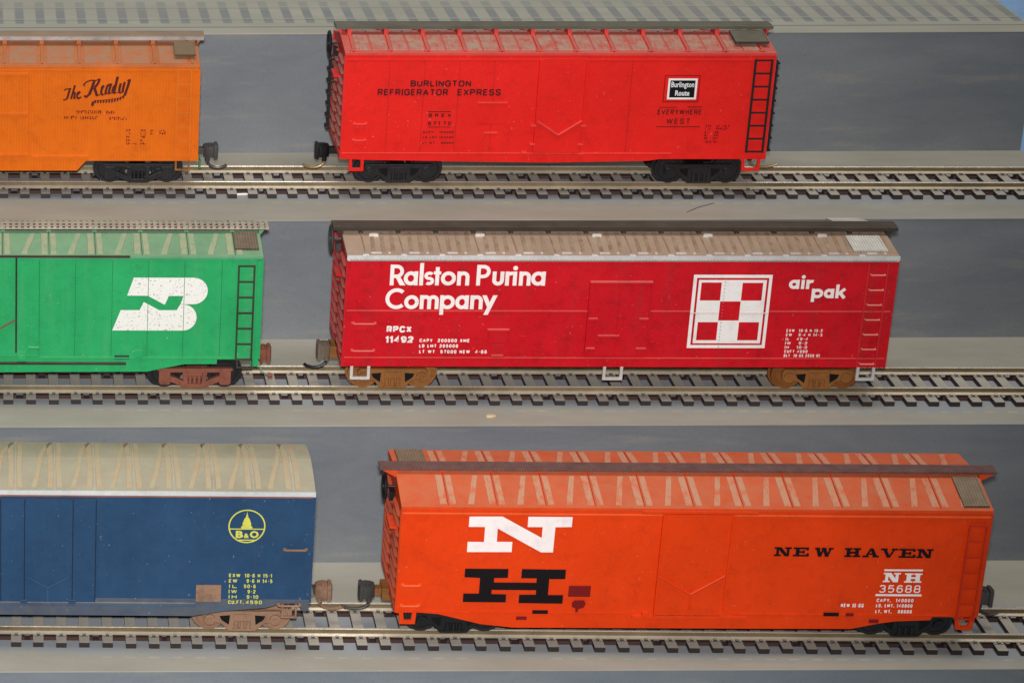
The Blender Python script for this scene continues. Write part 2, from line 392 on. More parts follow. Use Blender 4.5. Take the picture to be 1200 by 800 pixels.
for i in range(3):
    t = thing('model_track', LAB[i], 'model track', origin(i), -ROT[i], 'model tracks on the stand')
    L0, L1 = XL - XP + 6, XR - XP - 2
    for s in (-1, 1):
        n = len(RAIL); mb = MB()
        vs = [(L0, s * 8.75 + y, 1.96 + z) for y, z in RAIL] + [(L1, s * 8.75 + y, 1.96 + z) for y, z in RAIL]
        mb.add(vs, [tuple(range(n)), tuple(range(2 * n - 1, n - 1, -1))])
        for k in range(n): mb.add([vs[k], vs[k + n], vs[(k + 1) % n + n], vs[(k + 1) % n]], [(0, 1, 2, 3)], 1 if k in (6, 7, 8) else 2 if k in (2, 12, 1, 13) else 0)
        mb.weld = True; mb.build('rail', [M['rail_side'], M['rail_top'], M['rail_foot']], t, bevel=0.05, smooth=False)
    xs = []; x = L0 + 3
    while x < L1 - 2:
        xs.append(x); x += 7.36 + random.choice((-0.5, 0, 0, 0.1, 0.15, 0.2)) + random.uniform(-0.12, 0.12)
    if tie0 is None: tie_me = None
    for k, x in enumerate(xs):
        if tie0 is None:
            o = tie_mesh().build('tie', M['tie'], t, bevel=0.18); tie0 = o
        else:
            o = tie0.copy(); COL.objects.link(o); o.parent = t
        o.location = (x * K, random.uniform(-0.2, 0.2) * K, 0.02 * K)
    for s in (-1, 1):
        pts = [(xs[0], 1.3)]
        for k in range(len(xs) - 1):
            a, b = xs[k] + 1.5, xs[k + 1] - 1.5
            if k % 3 == (1 if s > 0 else 0): pts += [(a + 1.1, 1.3), (a + 1.1, 0.12), (b - 1.1, 0.12), (b - 1.1, 1.3)]
        pts += [(xs[-1], 1.3), (xs[-1], 0.05), (xs[0], 0.05)]
        MB().prism(pts, s * 8.75 - 1.5, s * 8.75 + 1.5).build('webbing', M['web'], t)

# ------------------------------------------------------------------ lettering
HW = 17.5
class Sign(MB):
    """flat painted shapes on a car's near side; every piece lies a hair above the one before"""
    def __init__(s, cx, base=0.17): super().__init__(); s.cx = cx; s.d = base
    def poly(s, pts, mi=0):
        s.d += 0.004; y = -HW - s.d
        s.add([(x - s.cx, y, z) for x, z in pts], [tuple(range(len(pts)))], mi); return s
    def rect(s, x0, x1, z0, z1, mi=0): return s.poly([(x0, z0), (x1, z0), (x1, z1), (x0, z1)], mi)
    def stroke(s, pts, w, mi=0, w1=None):
        """a ribbon along pts with mitred joins; ONE face strip"""
        n = len(pts); L = []; R = []
        for i in range(n):
            ww = w if w1 is None else w + (w1 - w) * i / (n - 1)
            a = Vector(pts[max(i - 1, 0)]); b = Vector(pts[min(i + 1, n - 1)]); p = Vector(pts[i])
            d1 = (p - a).normalized() if i > 0 else (b - p).normalized(); d2 = (b - p).normalized() if i < n - 1 else d1
            t = (d1 + d2).normalized() if (d1 + d2).length > 1e-4 else d1
            nn = Vector((-t.y, t.x)); k = 1 / max(0.5, nn.dot(Vector((-d1.y, d1.x))))
            L.append(p + nn * ww / 2 * k); R.append(p - nn * ww / 2 * k)
        s.d += 0.004; y = -HW - s.d
        vs = [(q.x - s.cx, y, q.y) for q in L] + [(q.x - s.cx, y, q.y) for q in R]
        s.add(vs, [(i, i + 1, n + i + 1, n + i) for i in range(n - 1)], mi); return s
    def arc(s, c, rx, rz, a0, a1, w, n=20, mi=0):
        return s.stroke([(c[0] + rx * math.cos(math.radians(a0 + (a1 - a0) * i / n)), c[1] + rz * math.sin(math.radians(a0 + (a1 - a0) * i / n))) for i in range(n + 1)], w, mi)
    def disc(s, c, r, mi=0, n=20):
        return s.poly([(c[0] + r * math.cos(2 * PI * i / n), c[1] + r * math.sin(2 * PI * i / n)) for i in range(n)], mi)
    def text(s, string, x0, x1, z0, z1, bold=0.0, mi=0, shear=0.0, spacing=1.0):
        cu = bpy.data.curves.new('t', 'FONT'); cu.body = string; cu.offset = bold; cu.shear = shear; cu.space_character = spacing
        cu.resolution_u = 2
        ob = bpy.data.objects.new('t', cu); COL.objects.link(ob)
        dg = bpy.context.evaluated_depsgraph_get(); dg.update()
        me = bpy.data.meshes.new_from_object(ob.evaluated_get(dg))
        xs = [v.co.x for v in me.vertices]; ys = [v.co.y for v in me.vertices]
        ax, bx, ay, by = min(xs), max(xs), min(ys), max(ys)
        s.d += 0.004; y = -HW - s.d
        vs = [(x0 + (v.co.x - ax) / (bx - ax) * (x1 - x0) - s.cx, y, z0 + (v.co.y - ay) / (by - ay) * (z1 - z0)) for v in me.vertices]
        s.add(vs, [tuple(p.vertices) for p in me.polygons], mi)
        bpy.data.objects.remove(ob); bpy.data.curves.remove(cu); bpy.data.meshes.remove(me)
        return s
    def sans(s, string, x0, x1, z0, z1, w=0.3, mi=0, gap=0.28):
        """plain even-stroke capitals and digits, fitted between x0 and x1"""
        ws = [WID.get(ch, 0.78) for ch in string]
        tot = sum(ws) + gap * (len(string) - 1); k = (x1 - x0) / tot; x = x0; h = w / 2
        for ch, wd in zip(string, ws):
            if ch == '1': s.rect(x + wd * k - w, x + wd * k, z0, z1, mi); s.poly([(x, z1 - (z1 - z0) * .16), (x + wd * k - w * 0.5, z1), (x + wd * k - w * 0.5, z1 - w * 0.95), (x, z1 - (z1 - z0) * .16 - w * 0.8)], mi)
            elif ch == 'I': s.rect(x + wd * k / 2 - h, x + wd * k / 2 + h, z0, z1, mi)
            elif ch == '.': s.rect(x + wd * k / 2 - h, x + wd * k / 2 + h, z0, z0 + w, mi)
            else:
                for st in GLY.get(ch, []):
                    s.stroke([(x + h + u * max(0.05, wd * k - w), z0 + h + v * (z1 - z0 - w)) for u, v in st], w, mi)
            x += (wd + gap) * k
        return s
    def blur_row(s, x0, x1, z0, z1, skip=0.25, mi=0, w=0.35):
        """a row too small and broken to read: short strokes as they show"""
        x = x0
        while x < x1 - w:
            if random.random() > skip:
                h = z1 - z0; a = z0 + random.choice((0, 0, 0, h * 0.5)); b = z1 - random.choice((0, 0, 0, h * 0.45))
                if b - a > 0.2 * h: s.rect(x, x + w * random.uniform(0.7, 1.3), a, b, mi)
                if random.random() < 0.6: s.rect(x, min(x + 0.9, x1), *random.choice(((z0, z0 + 0.22 * h), (z1 - 0.22 * h, z1), (z0 + 0.4 * h, z0 + 0.62 * h))), mi)
            x += random.uniform(0.6, 0.95)
        return s

WID = {'I': 0.25, '1': 0.42, 'M': 1.0, 'W': 1.15, '.': 0.2, ' ': 0.42, '-': 0.45, 'L': 0.66, 'E': 0.7, 'F': 0.68, 'O': 0.86, 'G': 0.86, 'C': 0.84, 'A': 0.86, 'V': 0.84}
_C = [(1, .72), (.93, .9), (.72, 1), (.28, 1), (.06, .86), (0, .62), (0, .38), (.06, .14), (.28, 0), (.72, 0), (.93, .1), (1, .28)]
_O = [(.5, 1), (.28, 1), (.06, .86), (0, .62), (0, .38), (.06, .14), (.28, 0), (.72, 0), (.94, .14), (1, .38), (1, .62), (.94, .86), (.72, 1), (.5, 1)]
_P = [(0, 0), (0, 1), (.72, 1), (.95, .92), (1, .76), (.95, .58), (.72, .48), (0, .48)]
GLY = {'A': [[(0, 0), (.5, 1)], [(.5, 1), (1, 0)], [(.18, .3), (.82, .3)]], 'B': [[(0, .52), (0, 1), (.7, 1), (.92, .92), (.92, .6), (.7, .52), (0, .52)], [(0, .52), (0, 0), (.74, 0), (1, .1), (1, .42), (.74, .52)]],
       'C': [_C], 'D': [[(0, 0), (0, 1), (.6, 1), (.92, .84), (1, .5), (.92, .16), (.6, 0), (0, 0)]], 'E': [[(1, 1), (0, 1), (0, 0), (1, 0)], [(0, .52), (.88, .52)]],
       'F': [[(1, 1), (0, 1), (0, 0)], [(0, .5), (.85, .5)]], 'G': [_C[:-1] + [(1, .2), (1, .46), (.58, .46)]], 'H': [[(0, 0), (0, 1)], [(1, 0), (1, 1)], [(0, .52), (1, .52)]],
       'K': [[(0, 0), (0, 1)], [(1, 1), (0, .38)], [(.35, .6), (1, 0)]], 'L': [[(0, 1), (0, 0), (1, 0)]], 'M': [[(0, 0), (0, 1)], [(0, 1), (.5, .15)], [(.5, .15), (1, 1)], [(1, 1), (1, 0)]],
       'N': [[(0, 0), (0, 1)], [(0, 1), (1, 0)], [(1, 0), (1, 1)]], 'O': [_O], '0': [_O], 'P': [_P], 'R': [_P, [(.55, .48), (1, 0)]],
       'S': [[(.97, .76), (.9, .92), (.7, 1), (.3, 1), (.08, .9), (.03, .74), (.12, .6), (.85, .42), (1, .26), (.92, .1), (.7, 0), (.3, 0), (.08, .08), (0, .26)]],
       'T': [[(0, 1), (1, 1)], [(.5, 1), (.5, 0)]], 'U': [[(0, 1), (0, .3), (.08, .1), (.3, 0), (.7, 0), (.92, .1), (1, .3), (1, 1)]], 'V': [[(0, 1), (.5, 0)], [(.5, 0), (1, 1)]],
       'W': [[(0, 1), (.25, 0)], [(.25, 0), (.5, 1)], [(.5, 1), (.75, 0)], [(.75, 0), (1, 1)]], 'X': [[(0, 1), (1, 0)], [(0, 0), (1, 1)]], 'Y': [[(0, 1), (.5, .48)], [(1, 1), (.5, .48)], [(.5, .48), (.5, 0)]],
       '2': [[(0, .72), (.1, .92), (.35, 1), (.65, 1), (.92, .9), (1, .72), (.9, .54), (.1, .12), (0, 0), (1, 0)]], '3': [[(0, .85), (.25, 1), (.72, 1), (.95, .88), (.95, .64), (.72, .53), (.4, .53)], [(.72, .53), (1, .4), (1, .14), (.75, 0), (.25, 0), (0, .15)]],
       '4': [[(.75, 0), (.75, 1), (0, .3), (1, .3)]], '5': [[(.95, 1), (.12, 1), (.05, .52), (.3, .62), (.7, .62), (.95, .5), (1, .28), (.9, .1), (.65, 0), (.3, 0), (0, .12)]],
       '6': [[(.95, .85), (.72, 1), (.3, 1), (.06, .82), (0, .4), (.06, .12), (.3, 0), (.72, 0), (.95, .1), (1, .3), (.93, .5), (.7, .6), (.3, .6), (.04, .45)]], '7': [[(0, 1), (1, 1), (.4, 0)]],
       '8': [[(.5, .53), (.2, .53), (.05, .64), (.05, .88), (.25, 1), (.75, 1), (.95, .88), (.95, .64), (.8, .53), (.5, .53)], [(.25, .53), (0, .4), (0, .13), (.25, 0), (.75, 0), (1, .13), (1, .4), (.75, .53)]],
       '9': [[(.05, .15), (.28, 0), (.7, 0), (.94, .18), (1, .6), (.94, .88), (.7, 1), (.28, 1), (.05, .9), (0, .7), (.07, .5), (.3, .4), (.7, .4), (.96, .55)]], '-': [[(0, .5), (1, .5)]]}

def slab(sg, ch, x0, x1, z0, z1, t, u, mi=0):
    """wide slab-serif capital: t = thick stem, u = serif / thin stroke height"""
    W = x1 - x0
    def stem(cx, a=z0, b=z1, tt=None): tt = tt or t; sg.rect(cx - tt / 2, cx + tt / 2, a, b, mi)
    def serif(cx, z, w): sg.rect(cx - w / 2, cx + w / 2, z, z + u, mi)
    if ch == 'H':
        for cx in (x0 + 0.25 * W, x1 - 0.25 * W): stem(cx); serif(cx, z0, 0.46 * W); serif(cx, z1 - u, 0.46 * W)
        sg.rect(x0 + 0.25 * W, x1 - 0.25 * W, (z0 + z1) / 2 - u * 0.6, (z0 + z1) / 2 + u * 0.6, mi)
    elif ch == 'N':
        stem(x0 + 0.2 * W, tt=t * 0.7); serif(x0 + 0.2 * W, z0, 0.4 * W); sg.rect(x0, x0 + 0.3 * W, z1 - u, z1, mi)
        stem(x1 - 0.2 * W, tt=t * 0.7); serif(x1 - 0.2 * W, z1 - u, 0.4 * W)
        sg.poly([(x0 + 0.12 * W, z1), (x0 + 0.12 * W + 1.25 * t, z1), (x1 - 0.2 * W + 0.35 * t, z0), (x1 - 0.2 * W - 0.8 * t, z0)], mi)
    elif ch == 'E':
        stem(x0 + 0.28 * W); sg.rect(x0, x1 - 0.04 * W, z0, z0 + u, mi); sg.rect(x0, x1 - 0.08 * W, z1 - u, z1, mi)
        sg.rect(x0 + 0.28 * W, x0 + 0.72 * W, (z0 + z1) / 2 - u / 2, (z0 + z1) / 2 + u / 2, mi)
        sg.rect(x1 - 0.17 * W, x1, z0, z0 + (z1 - z0) * 0.36, mi); sg.rect(x1 - 0.2 * W, x1 - 0.04 * W, z1 - (z1 - z0) * 0.33, z1, mi)
        sg.rect(x0 + 0.62 * W, x0 + 0.72 * W, (z0 + z1) / 2 - u, (z0 + z1) / 2 + u, mi)
    elif ch == 'W':
        for a, b, tt in ((0.16, 0.33, t), (0.5, 0.33, t * 0.6), (0.5, 0.70, t), (0.87, 0.70, t * 0.6)):
            xa, xb = x0 + a * W, x0 + b * W
            sg.poly([(xa - tt / 2, z1), (xa + tt / 2, z1), (xb + tt / 2, z0), (xb - tt / 2, z0)], mi)
        for c in (0.16, 0.5, 0.87): serif(x0 + c * W, z1 - u, 0.27 * W)
    elif ch in 'AV':
        za, zb = (z0, z1) if ch == 'V' else (z1, z0)
        for a, tt in (((0.2, t), (0.8, t * 0.6)) if ch == 'V' else ((0.2, t * 0.6), (0.8, t))):
            xa = x0 + a * W; xb = x0 + 0.5 * W
            q = [(xa - tt / 2, zb), (xa + tt / 2, zb), (xb + tt / 2, za), (xb - tt / 2, za)]
            sg.poly(q, mi); serif(xa, zb - u if ch == 'V' else zb, 0.38 * W)
        if ch == 'A': sg.rect(x0 + 0.3 * W, x0 + 0.72 * W, z0 + (z1 - z0) * 0.28, z0 + (z1 - z0) * 0.28 + u * 0.8, mi)

def round_sans(sg, ch, x0, x1, zb, zx, zc, w, mi=0):
    """heavy geometric lower case and capitals drawn with even strokes"""
    h = w / 2; r = (zx - zb) / 2 - h; cz = (zb + zx) / 2
    if ch in 'oa' or ch == 'p':
        rx = (x1 - x0) / 2 - h; cx = (x0 + x1) / 2
        sg.arc((cx, cz), rx, r, 0, 360, w, 28, mi)
        if ch == 'a': sg.rect(x1 - w, x1, zb, zx, mi)
        if ch == 'p': sg.rect(x0, x0 + w, zb - (zx - zb) * 0.40, zx, mi)
    elif ch == 'l': sg.rect(x0, x0 + w, zb, zc + 0.6, mi)
    elif ch == 'i': sg.rect(x0, x0 + w, zb, zx, mi); sg.disc(((x0 + x0 + w) / 2, zx + w * 0.95), w * 0.62, mi)
    elif ch in 'nmr':
        sg.rect(x0, x0 + w, zb, zx, mi)
        if ch == 'r': sg.arc((x0 + w + 0.75, zx - h - 0.8), 0.95, 0.8, 165, 60, w * 0.92, 8, mi)
        else:
            k = 1 if ch == 'n' else 2; span = (x1 - x0 - w) / k
            for q in range(k):
                a = x0 + h + q * span; rx = span / 2
                sg.stroke([(a + rx - rx * math.cos(PI * i / 14), zx - h - rx * 0.95 + rx * 0.95 * math.sin(PI * i / 14)) for i in range(15)] + [(a + span, zb)], w, mi)
    elif ch == 'u':
        span = x1 - x0 - w; rx = span / 2; a = x0 + h
        sg.stroke([(a, zx)] + [(a + rx - rx * math.cos(PI * i / 14), zb + h + rx * 0.95 - rx * 0.95 * math.sin(PI * i / 14)) for i in range(15)] + [(a + span, zx)], w, mi)
    elif ch == 's':
        cx = (x0 + x1) / 2; rx = (x1 - x0) / 2 - h * 0.8; rz = (zx - zb - w) / 4
        sg.stroke([(cx + rx * math.cos(a), cz + rz + rz * math.sin(a)) for a in [math.radians(d) for d in range(35, 271, 15)]] +
                  [(cx + rx * math.cos(a), cz - rz + rz * math.sin(a)) for a in [math.radians(d) for d in range(75, -146, -15)]], w * 0.86, mi)
    elif ch == 't':
        cx = (x0 + x1) / 2; sg.rect(cx - h, cx + h, zb, zx + 1.5, mi); sg.rect(x0, x1, zx - w * 0.85, zx, mi)
    elif ch == 'y':
        sg.poly([(x1 - w * 1.15, zx), (x1, zx), (x0 + w * 1.75, zb - (zx - zb) * 0.40), (x0 + w * 0.6, zb - (zx - zb) * 0.40)], mi)
        m = ((x0 + x1) / 2 + 0.1, zb + 0.1)
        sg.poly([(x0, zx), (x0 + w * 1.15, zx), (m[0] + 0.75, m[1] + 0.5), (m[0] - 0.45, m[1] - 0.1)], mi)
    elif ch == 'k':
        sg.rect(x0, x0 + w, zb, zc, mi); sg.stroke([(x1 - h * 1.2, zx), (x0 + w * 0.8, zb + (zx - zb) * 0.42)], w * 0.95, mi); sg.stroke([(x0 + w * 1.3, zb + (zx - zb) * 0.62), (x1 - h * 1.1, zb)], w, mi)
    elif ch in 'RP':
        rr = (zc - zb) * 0.285 - h * 0.55
        sg.rect(x0, x0 + w, zb, zc, mi)
        cxr = x1 - h - rr * 1.05 - (0.35 if ch == 'R' else 0.1); czr = zc - h - rr
        sg.stroke([(x0 + h, zc - h), (cxr, zc - h)] + [(cxr + rr * math.sin(a), czr + rr * math.cos(a)) for a in [PI * i / 14 for i in range(1, 14)]] + [(cxr, czr - rr), (x0 + h, czr - rr)], w * 0.95, mi)
        if ch == 'R': sg.poly([(x0 + w * 1.3, czr - rr), (x0 + w * 2.5, czr - rr), (x1 + 0.25, zb), (x1 - w * 1.25, zb)], mi)
    elif ch == 'C':
        rx = (zc - zb) / 2 - h
        sg.arc((x0 + h + rx, (zb + zc) / 2), rx, rx, 48, 312, w, 28, mi)

# ------------------------------------------------------------------ car parts
class Car:
    def __init__(s, row, name, label, cat, cx, x0, x1, zb, near, far, ridge, paint_mat, roof_mat):
        s.row = row; s.cx = cx; s.x0 = x0; s.x1 = x1; s.zb = zb; s.near = near; s.far = far; s.ridge = ridge
        O = origin(row); c, sn = math.cos(-ROT[row]), math.sin(-ROT[row])
        s.root = thing(name, label, cat, (O[0] + c * cx, O[1] + sn * cx, O[2] + 4.48), -ROT[row], 'model freight cars on the stand')
        s.pm = paint_mat; s.rm = roof_mat
    def P(s, mb, name, mat, bevel=0.0, smooth=False, parent=None, label=None):
        o = mb.build(name, mat, parent or s.root, bevel, smooth, off=(0, 0, 0))
        if label: o['label'] = label
        return o
    def X(s, x): return x - s.cx
    def body(s, skirt, ribs_left=True, rib_n=9, rib_mat=None, skirt_mat=None):
        X = s.X
        # walls: one closed shell whose top follows the two eave heights
        prof = [(-HW, s.zb), (HW, s.zb), (HW, s.far - 0.5), (0, s.ridge - 1.2), (-HW, s.near - 0.5)]
        mb = MB().prism(prof, X(s.x0), X(s.x1), 'x')
        s.b = s.P(mb, 'body', s.pm, 0.25)
        if skirt:
            for yy in (-HW + 0.0, HW - 1.2):
                mb2 = MB().prism([(X(x), z) for x, z in skirt], yy - 0.02, yy + 1.2)
                s.P(mb2, 'side_sill', skirt_mat or s.pm, 0.12)
        # corrugated ends
        for side, xe in ((-1, s.x0), (1, s.x1)):
            mb = MB(); n = rib_n; span = (s.near - 3 - s.zb - 2) / n
            for k in range(n):
                z = s.zb + 2 + span * (k + 0.5); hh = span * 0.36
                a, b = X(xe) - side * 0.05, X(xe) + side * 0.95
                for y0, y1 in ((-HW + 1.0, -0.6), (0.6, HW - 1.0)):
                    ym = (y0 + y1) / 2
                    vs = [(a, y0, z - hh * 0.3), (a, y0, z + hh * 0.3), (a, ym, z + hh), (a, y1, z + hh * 0.3), (a, y1, z - hh * 0.3), (a, ym, z - hh), (b, y0 + 2.5, z), (b, ym, z + hh * 0.35), (b, y1 - 2.5, z), (b, ym, z - hh * 0.35)]
                    mb.add(vs, [(0, 1, 6), (1, 2, 7, 6), (2, 3, 8, 7), (3, 4, 8), (4, 5, 9, 8), (5, 0, 6, 9), (6, 7, 8, 9)])
            for y0 in (-HW, HW - 0.9):
                mb.box(X(xe) - side * 0.05, X(xe) + side * 0.45, y0, y0 + 0.9, s.zb, s.near - 1.5)
            mb.box(X(xe) - side * 0.05, X(xe) + side * 0.5, -HW + 1, HW - 1, s.zb - 0.3, s.zb + 1.4)
            s.P(mb, 'end_ribs', rib_mat or s.pm, 0, True)
        # underframe
        mb = MB().box(X(s.x0) + 4, X(s.x1) - 4, -3.2, 3.2, s.zb - 4.2, s.zb + 0.1)
        for q in (0.3, 0.42, 0.58, 0.7):
            xx = X(s.x0) + (s.x1 - s.x0) * q; mb.box(xx - 0.8, xx + 0.8, -HW + 3, HW - 3, s.zb - 0.9, s.zb + 0.1)
        s.P(mb, 'underframe', M['matt_black'])
    def roof(s, pitch, seam_mat, strap_mat=None, style='diag', eave_mat=None, x_first=None, over=0.35, arch=False):
        X = s.X; y0, y1 = -HW - over, HW + over
        def zz(y):
            if arch:
                f = (y + HW) / (2 * HW); return s.near + (s.far - s.near) * f + (s.ridge - (s.near + s.far) / 2) * (0.55 * (1 - (y / HW) ** 2) + 0.45 * (1 - abs(y / HW) ** 1.25))
            if y < 0: return s.near + (s.ridge - s.near) * (y + HW) / HW
            return s.ridge + (s.far - s.ridge) * y / HW
        s.zz = zz
        ys = [y0 + (y1 - y0) * k / 12 for k in range(13)]
        top = [(y, zz(max(-HW, min(HW, y)))) for y in ys]
        prof = [(y0, top[0][1] - 1.0)] + top + [(y1, top[-1][1] - 1.0), (y1 - over - 0.4, top[-1][1] - 0.9), (0, s.ridge - 1.6), (y0 + over + 0.4, top[0][1] - 0.9)]
        s.r = s.P(MB().prism(prof, X(s.x0) - 0.3, X(s.x1) + 0.3, 'x'), 'roof', s.rm, 0.12)
        xs = []; x = (x_first if x_first is not None else s.x0 + pitch * 0.6)
        while x < s.x1 - 2: xs.append(x); x += pitch
        mb = MB(); ms = MB()
        def strip(m, xa0, xa1, xb0, xb1, h, ya, yb, n=4, wob=0.0):
            """raised strap from (xa0..xa1 at ya) to (xb0..xb1 at yb), lying on the roof"""
            L = []
            for k in range(n + 1):
                t = k / n; y = ya + (yb - ya) * t; z = zz(y); w_ = wob * math.sin(t * 7 + xa0)
                u0, u1 = xa0 + (xb0 - xa0) * t + w_, xa1 + (xb1 - xa1) * t + w_
                L.append([(X(u0), y, z - 0.15), (X(u1), y, z - 0.15), (X(u1) - 0.1, y, z + h), (X(u0) + 0.1, y, z + h)])
            vs = [p for r in L for p in r]; fs = [(0, 1, 2, 3), tuple(n * 4 + q for q in (3, 2, 1, 0))]
            for k in range(n):
                for q in range(4): fs.append((k * 4 + q, (k + 1) * 4 + q, (k + 1) * 4 + (q + 1) % 4, k * 4 + (q + 1) % 4))
            m.add(vs, fs)
        lim = s.x1 - 0.6
        def rib(m, a0, a1, b0, b1, *rest, **kw):
            if max(a1, b1) < lim and min(a0, b0) > s.x0 + 0.4:
                q = MB(); strip(q, a0, a1, b0, b1, *rest, **kw); ribs.append(q)
        ribs = []; seams = []
        halves = ((-HW + 0.3, -1.0), (1.0, HW - 0.3)) if not arch else ((-HW + 0.3, HW - 0.3),)
        for x in xs:
            for ya, yb in halves:
                mb = MB(); p_ = pitch
                if style == 'diag':
                    strip(mb, x - 0.16, x + 0.16, x - 0.16, x + 0.16, 0.22, ya, yb)
                    yt = -3.2 if yb < 0 else HW - 1.2; y_ = ya + (0.8 if yb < 0 else 2.2)
                    rib(ms, x - 2.6, x - 0.4, x - 2.6, x - 0.4, 0.3, y_, yt); rib(ms, x + 0.5, x + 2.5, x + 0.3, x + 2.3, 0.3, y_, yt)
                    rib(ms, x + p_ * 0.40, x + p_ * 0.40 + 2.1, x + p_ * 0.40 + 2.9, x + p_ * 0.40 + 4.7, 0.28, y_, yt)
                elif style == 'wavy':
                    strip(mb, x - 0.16, x + 0.16, x - 0.16, x + 0.16, 0.35, ya, yb, 14)
                    rib(ms, x - 2.3, x - 0.5, x - 2.6, x - 0.6, 0.14, ya + 1, yb, 16, wob=0.16); rib(ms, x + 0.5, x + 2.3, x + 0.3, x + 1.9, 0.14, ya + 1, yb, 16, wob=0.16)
                    rib(ms, x + p_ * 0.38, x + p_ * 0.38 + 1.7, x + p_ * 0.38 + 5.4, x + p_ * 0.38 + 6.9, 0.14, ya + 1, yb, 16, wob=0.35)
                elif style == 'panel':
                    strip(mb, x - 0.45, x + 0.45, x - 0.45, x + 0.45, 0.55, ya, yb)
                    e0, e1 = (ya, ya + 1.3) if yb < 0 else (yb - 1.3, yb)
                    strip(mb, x - 1.1, x + 1.1, x - 1.1, x + 1.1, 0.5, e0, e1)
                    rib(ms, x + 0.9, x + p_ * 0.5 - 0.4, x + 0.9, x + p_ * 0.5 - 0.6, 0.3, ya + 1.6, yb - 2.2)
                    rib(ms, x + p_ * 0.5 + 0.2, x + p_ - 0.9, x + p_ * 0.5, x + p_ - 0.9, 0.3, ya + 1.6, yb - 2.2)
                elif style == 'boards':
                    strip(mb, x - 0.55, x + 0.55, x - 0.55, x + 0.55, 0.4, ya, yb)
                    e0, e1 = (ya, ya + 1.0) if yb < 0 else (yb - 1.0, yb)
                    strip(mb, x - 1.2, x + 1.2, x - 1.2, x + 1.2, 0.5, e0, e1)
                    if strap_mat: rib(ms, x + 1.6, x + p_ - 1.6, x + 1.6, x + p_ - 1.6, 0.14, ya + 1.2, yb - 1.5)
                elif style == 'slant':
                    strip(mb, x - 0.3, x + 0.3, x - 0.3, x + 0.3, 0.3, ya + 1.2, yb)
                    for q in (0.16, 0.42, 0.68): rib(ms, x + p_ * q, x + p_ * q + 1.5, x + p_ * q + 0.9, x + p_ * q + 2.3, 0.14, ya + 2.0, yb)
                seams.append(mb)
        for q in seams: s.P(q, 'roof_seam', seam_mat, parent=s.r)
        for q in ribs: s.P(q, 'roof_rib', strap_mat, parent=s.r)
        if eave_mat:
            me = MB().box(X(s.x0) - 0.35, X(s.x1) + 0.35, y0 - 0.18, y0 + 0.12, s.near - 1.5, s.near + 0.12)
            s.P(me, 'eave_strip', eave_mat, parent=s.r)
        s.seams = xs
    def walk(s, z, mat, side_mat=None, hw=3.4, th=0.9, ext=4.2, slats=0.0, hatch=(True, True), hatch_mat=None, saddle=True, y_off=0.0, edge=0.0, sw=0.55):
        X = s.X; a, b = X(s.x0) - ext, X(s.x1) + ext
        mb = MB()
        if slats:
            for yy in (-hw + 0.2, hw - 0.5): mb.box(a, b, yy + y_off, yy + 0.3 + y_off, z - th, z - 0.45)
            mb.box(a, b, -0.2 + y_off, 0.2 + y_off, z - th, z - 0.5)
            mb.box(a + 0.2, b - 0.2, -hw + 0.2 + y_off, hw - 0.2 + y_off, z - th - 0.25, z - th - 0.05, 1)  # dark plate added to look like shadow between the slats
            x = a
            while x < b: mb.box(x, x + slats * 0.56, -hw - 0.05 + y_off, hw + 0.05 + y_off, z - th * 0.95, z); x += slats
        else:
            g = 0.25; wd = (2 * hw - 2 * g) / 3
            for k in range(3): mb.box(a - random.uniform(0, .3), b + random.uniform(0, .3), -hw + k * (wd + g) + y_off, -hw + k * (wd + g) + wd + y_off, z - th, z)
        o = s.P(mb, 'running_board', [mat, side_mat or mat], 0.08 if not slats else 0)
        if edge:
            s.P(MB().box(a, b, -hw - 0.06 + y_off, -hw + 0.5 + y_off, z - th - edge, z - 0.35), 'board_edge', side_mat, parent=o)
        if saddle:
            sm = saddle if saddle is not True else s.rm
            for x in s.seams: s.P(MB().box(X(x) - 0.7, X(x) + 0.7, -hw * sw + y_off, hw * sw + y_off, s.ridge - 1.2, z - th - edge * 0.5), 'board_saddle', sm)
            for sgn, xe in ((-1, a), (1, b)):   # brackets carrying the overhanging ends
                xb = X(s.x0 if sgn < 0 else s.x1)
                s.P(MB().prism([(xb, z - th), (xe - sgn * 0.6, z - th), (xb, z - th - 2.6)], -2.6, 2.6), 'board_bracket', sm)
        return o
    def platform(s, x0, x1, ya, yb, mat, lift=0.9):
        X = s.X; z0, z1 = s.zz(ya) + lift, s.zz(yb) + lift
        def slab_(xa, xb, y_a, y_b, dz, th):
            za = z0 + (z1 - z0) * (y_a - ya) / (yb - ya) + dz; zb = z0 + (z1 - z0) * (y_b - ya) / (yb - ya) + dz
            m.add([(xa, y_a, za - th), (xb, y_a, za - th), (xb, y_b, zb - th), (xa, y_b, zb - th), (xa, y_a, za), (xb, y_a, za), (xb, y_b, zb), (xa, y_b, zb)],
                  [(0, 3, 2, 1), (4, 5, 6, 7), (0, 1, 5, 4), (1, 2, 6, 5), (2, 3, 7, 6), (3, 0, 4, 7)])
        m = MB(); slab_(X(x0), X(x1), ya, yb, 0, 0.45)
        e = 0.55
        for q in ((X(x0), X(x1), ya, ya + e), (X(x0), X(x1), yb - e, yb), (X(x0), X(x0) + e, ya + e, yb - e), (X(x1) - e, X(x1), ya + e, yb - e)):
            slab_(*q, 0.18, 0.7)
        for xx in (X(x0) + 0.3, X(x1) - 0.8): slab_(xx, xx + 0.5, ya + 0.2, yb - 0.2, -0.4, 0.7)
        s.P(m, 'roof_platform', mat)
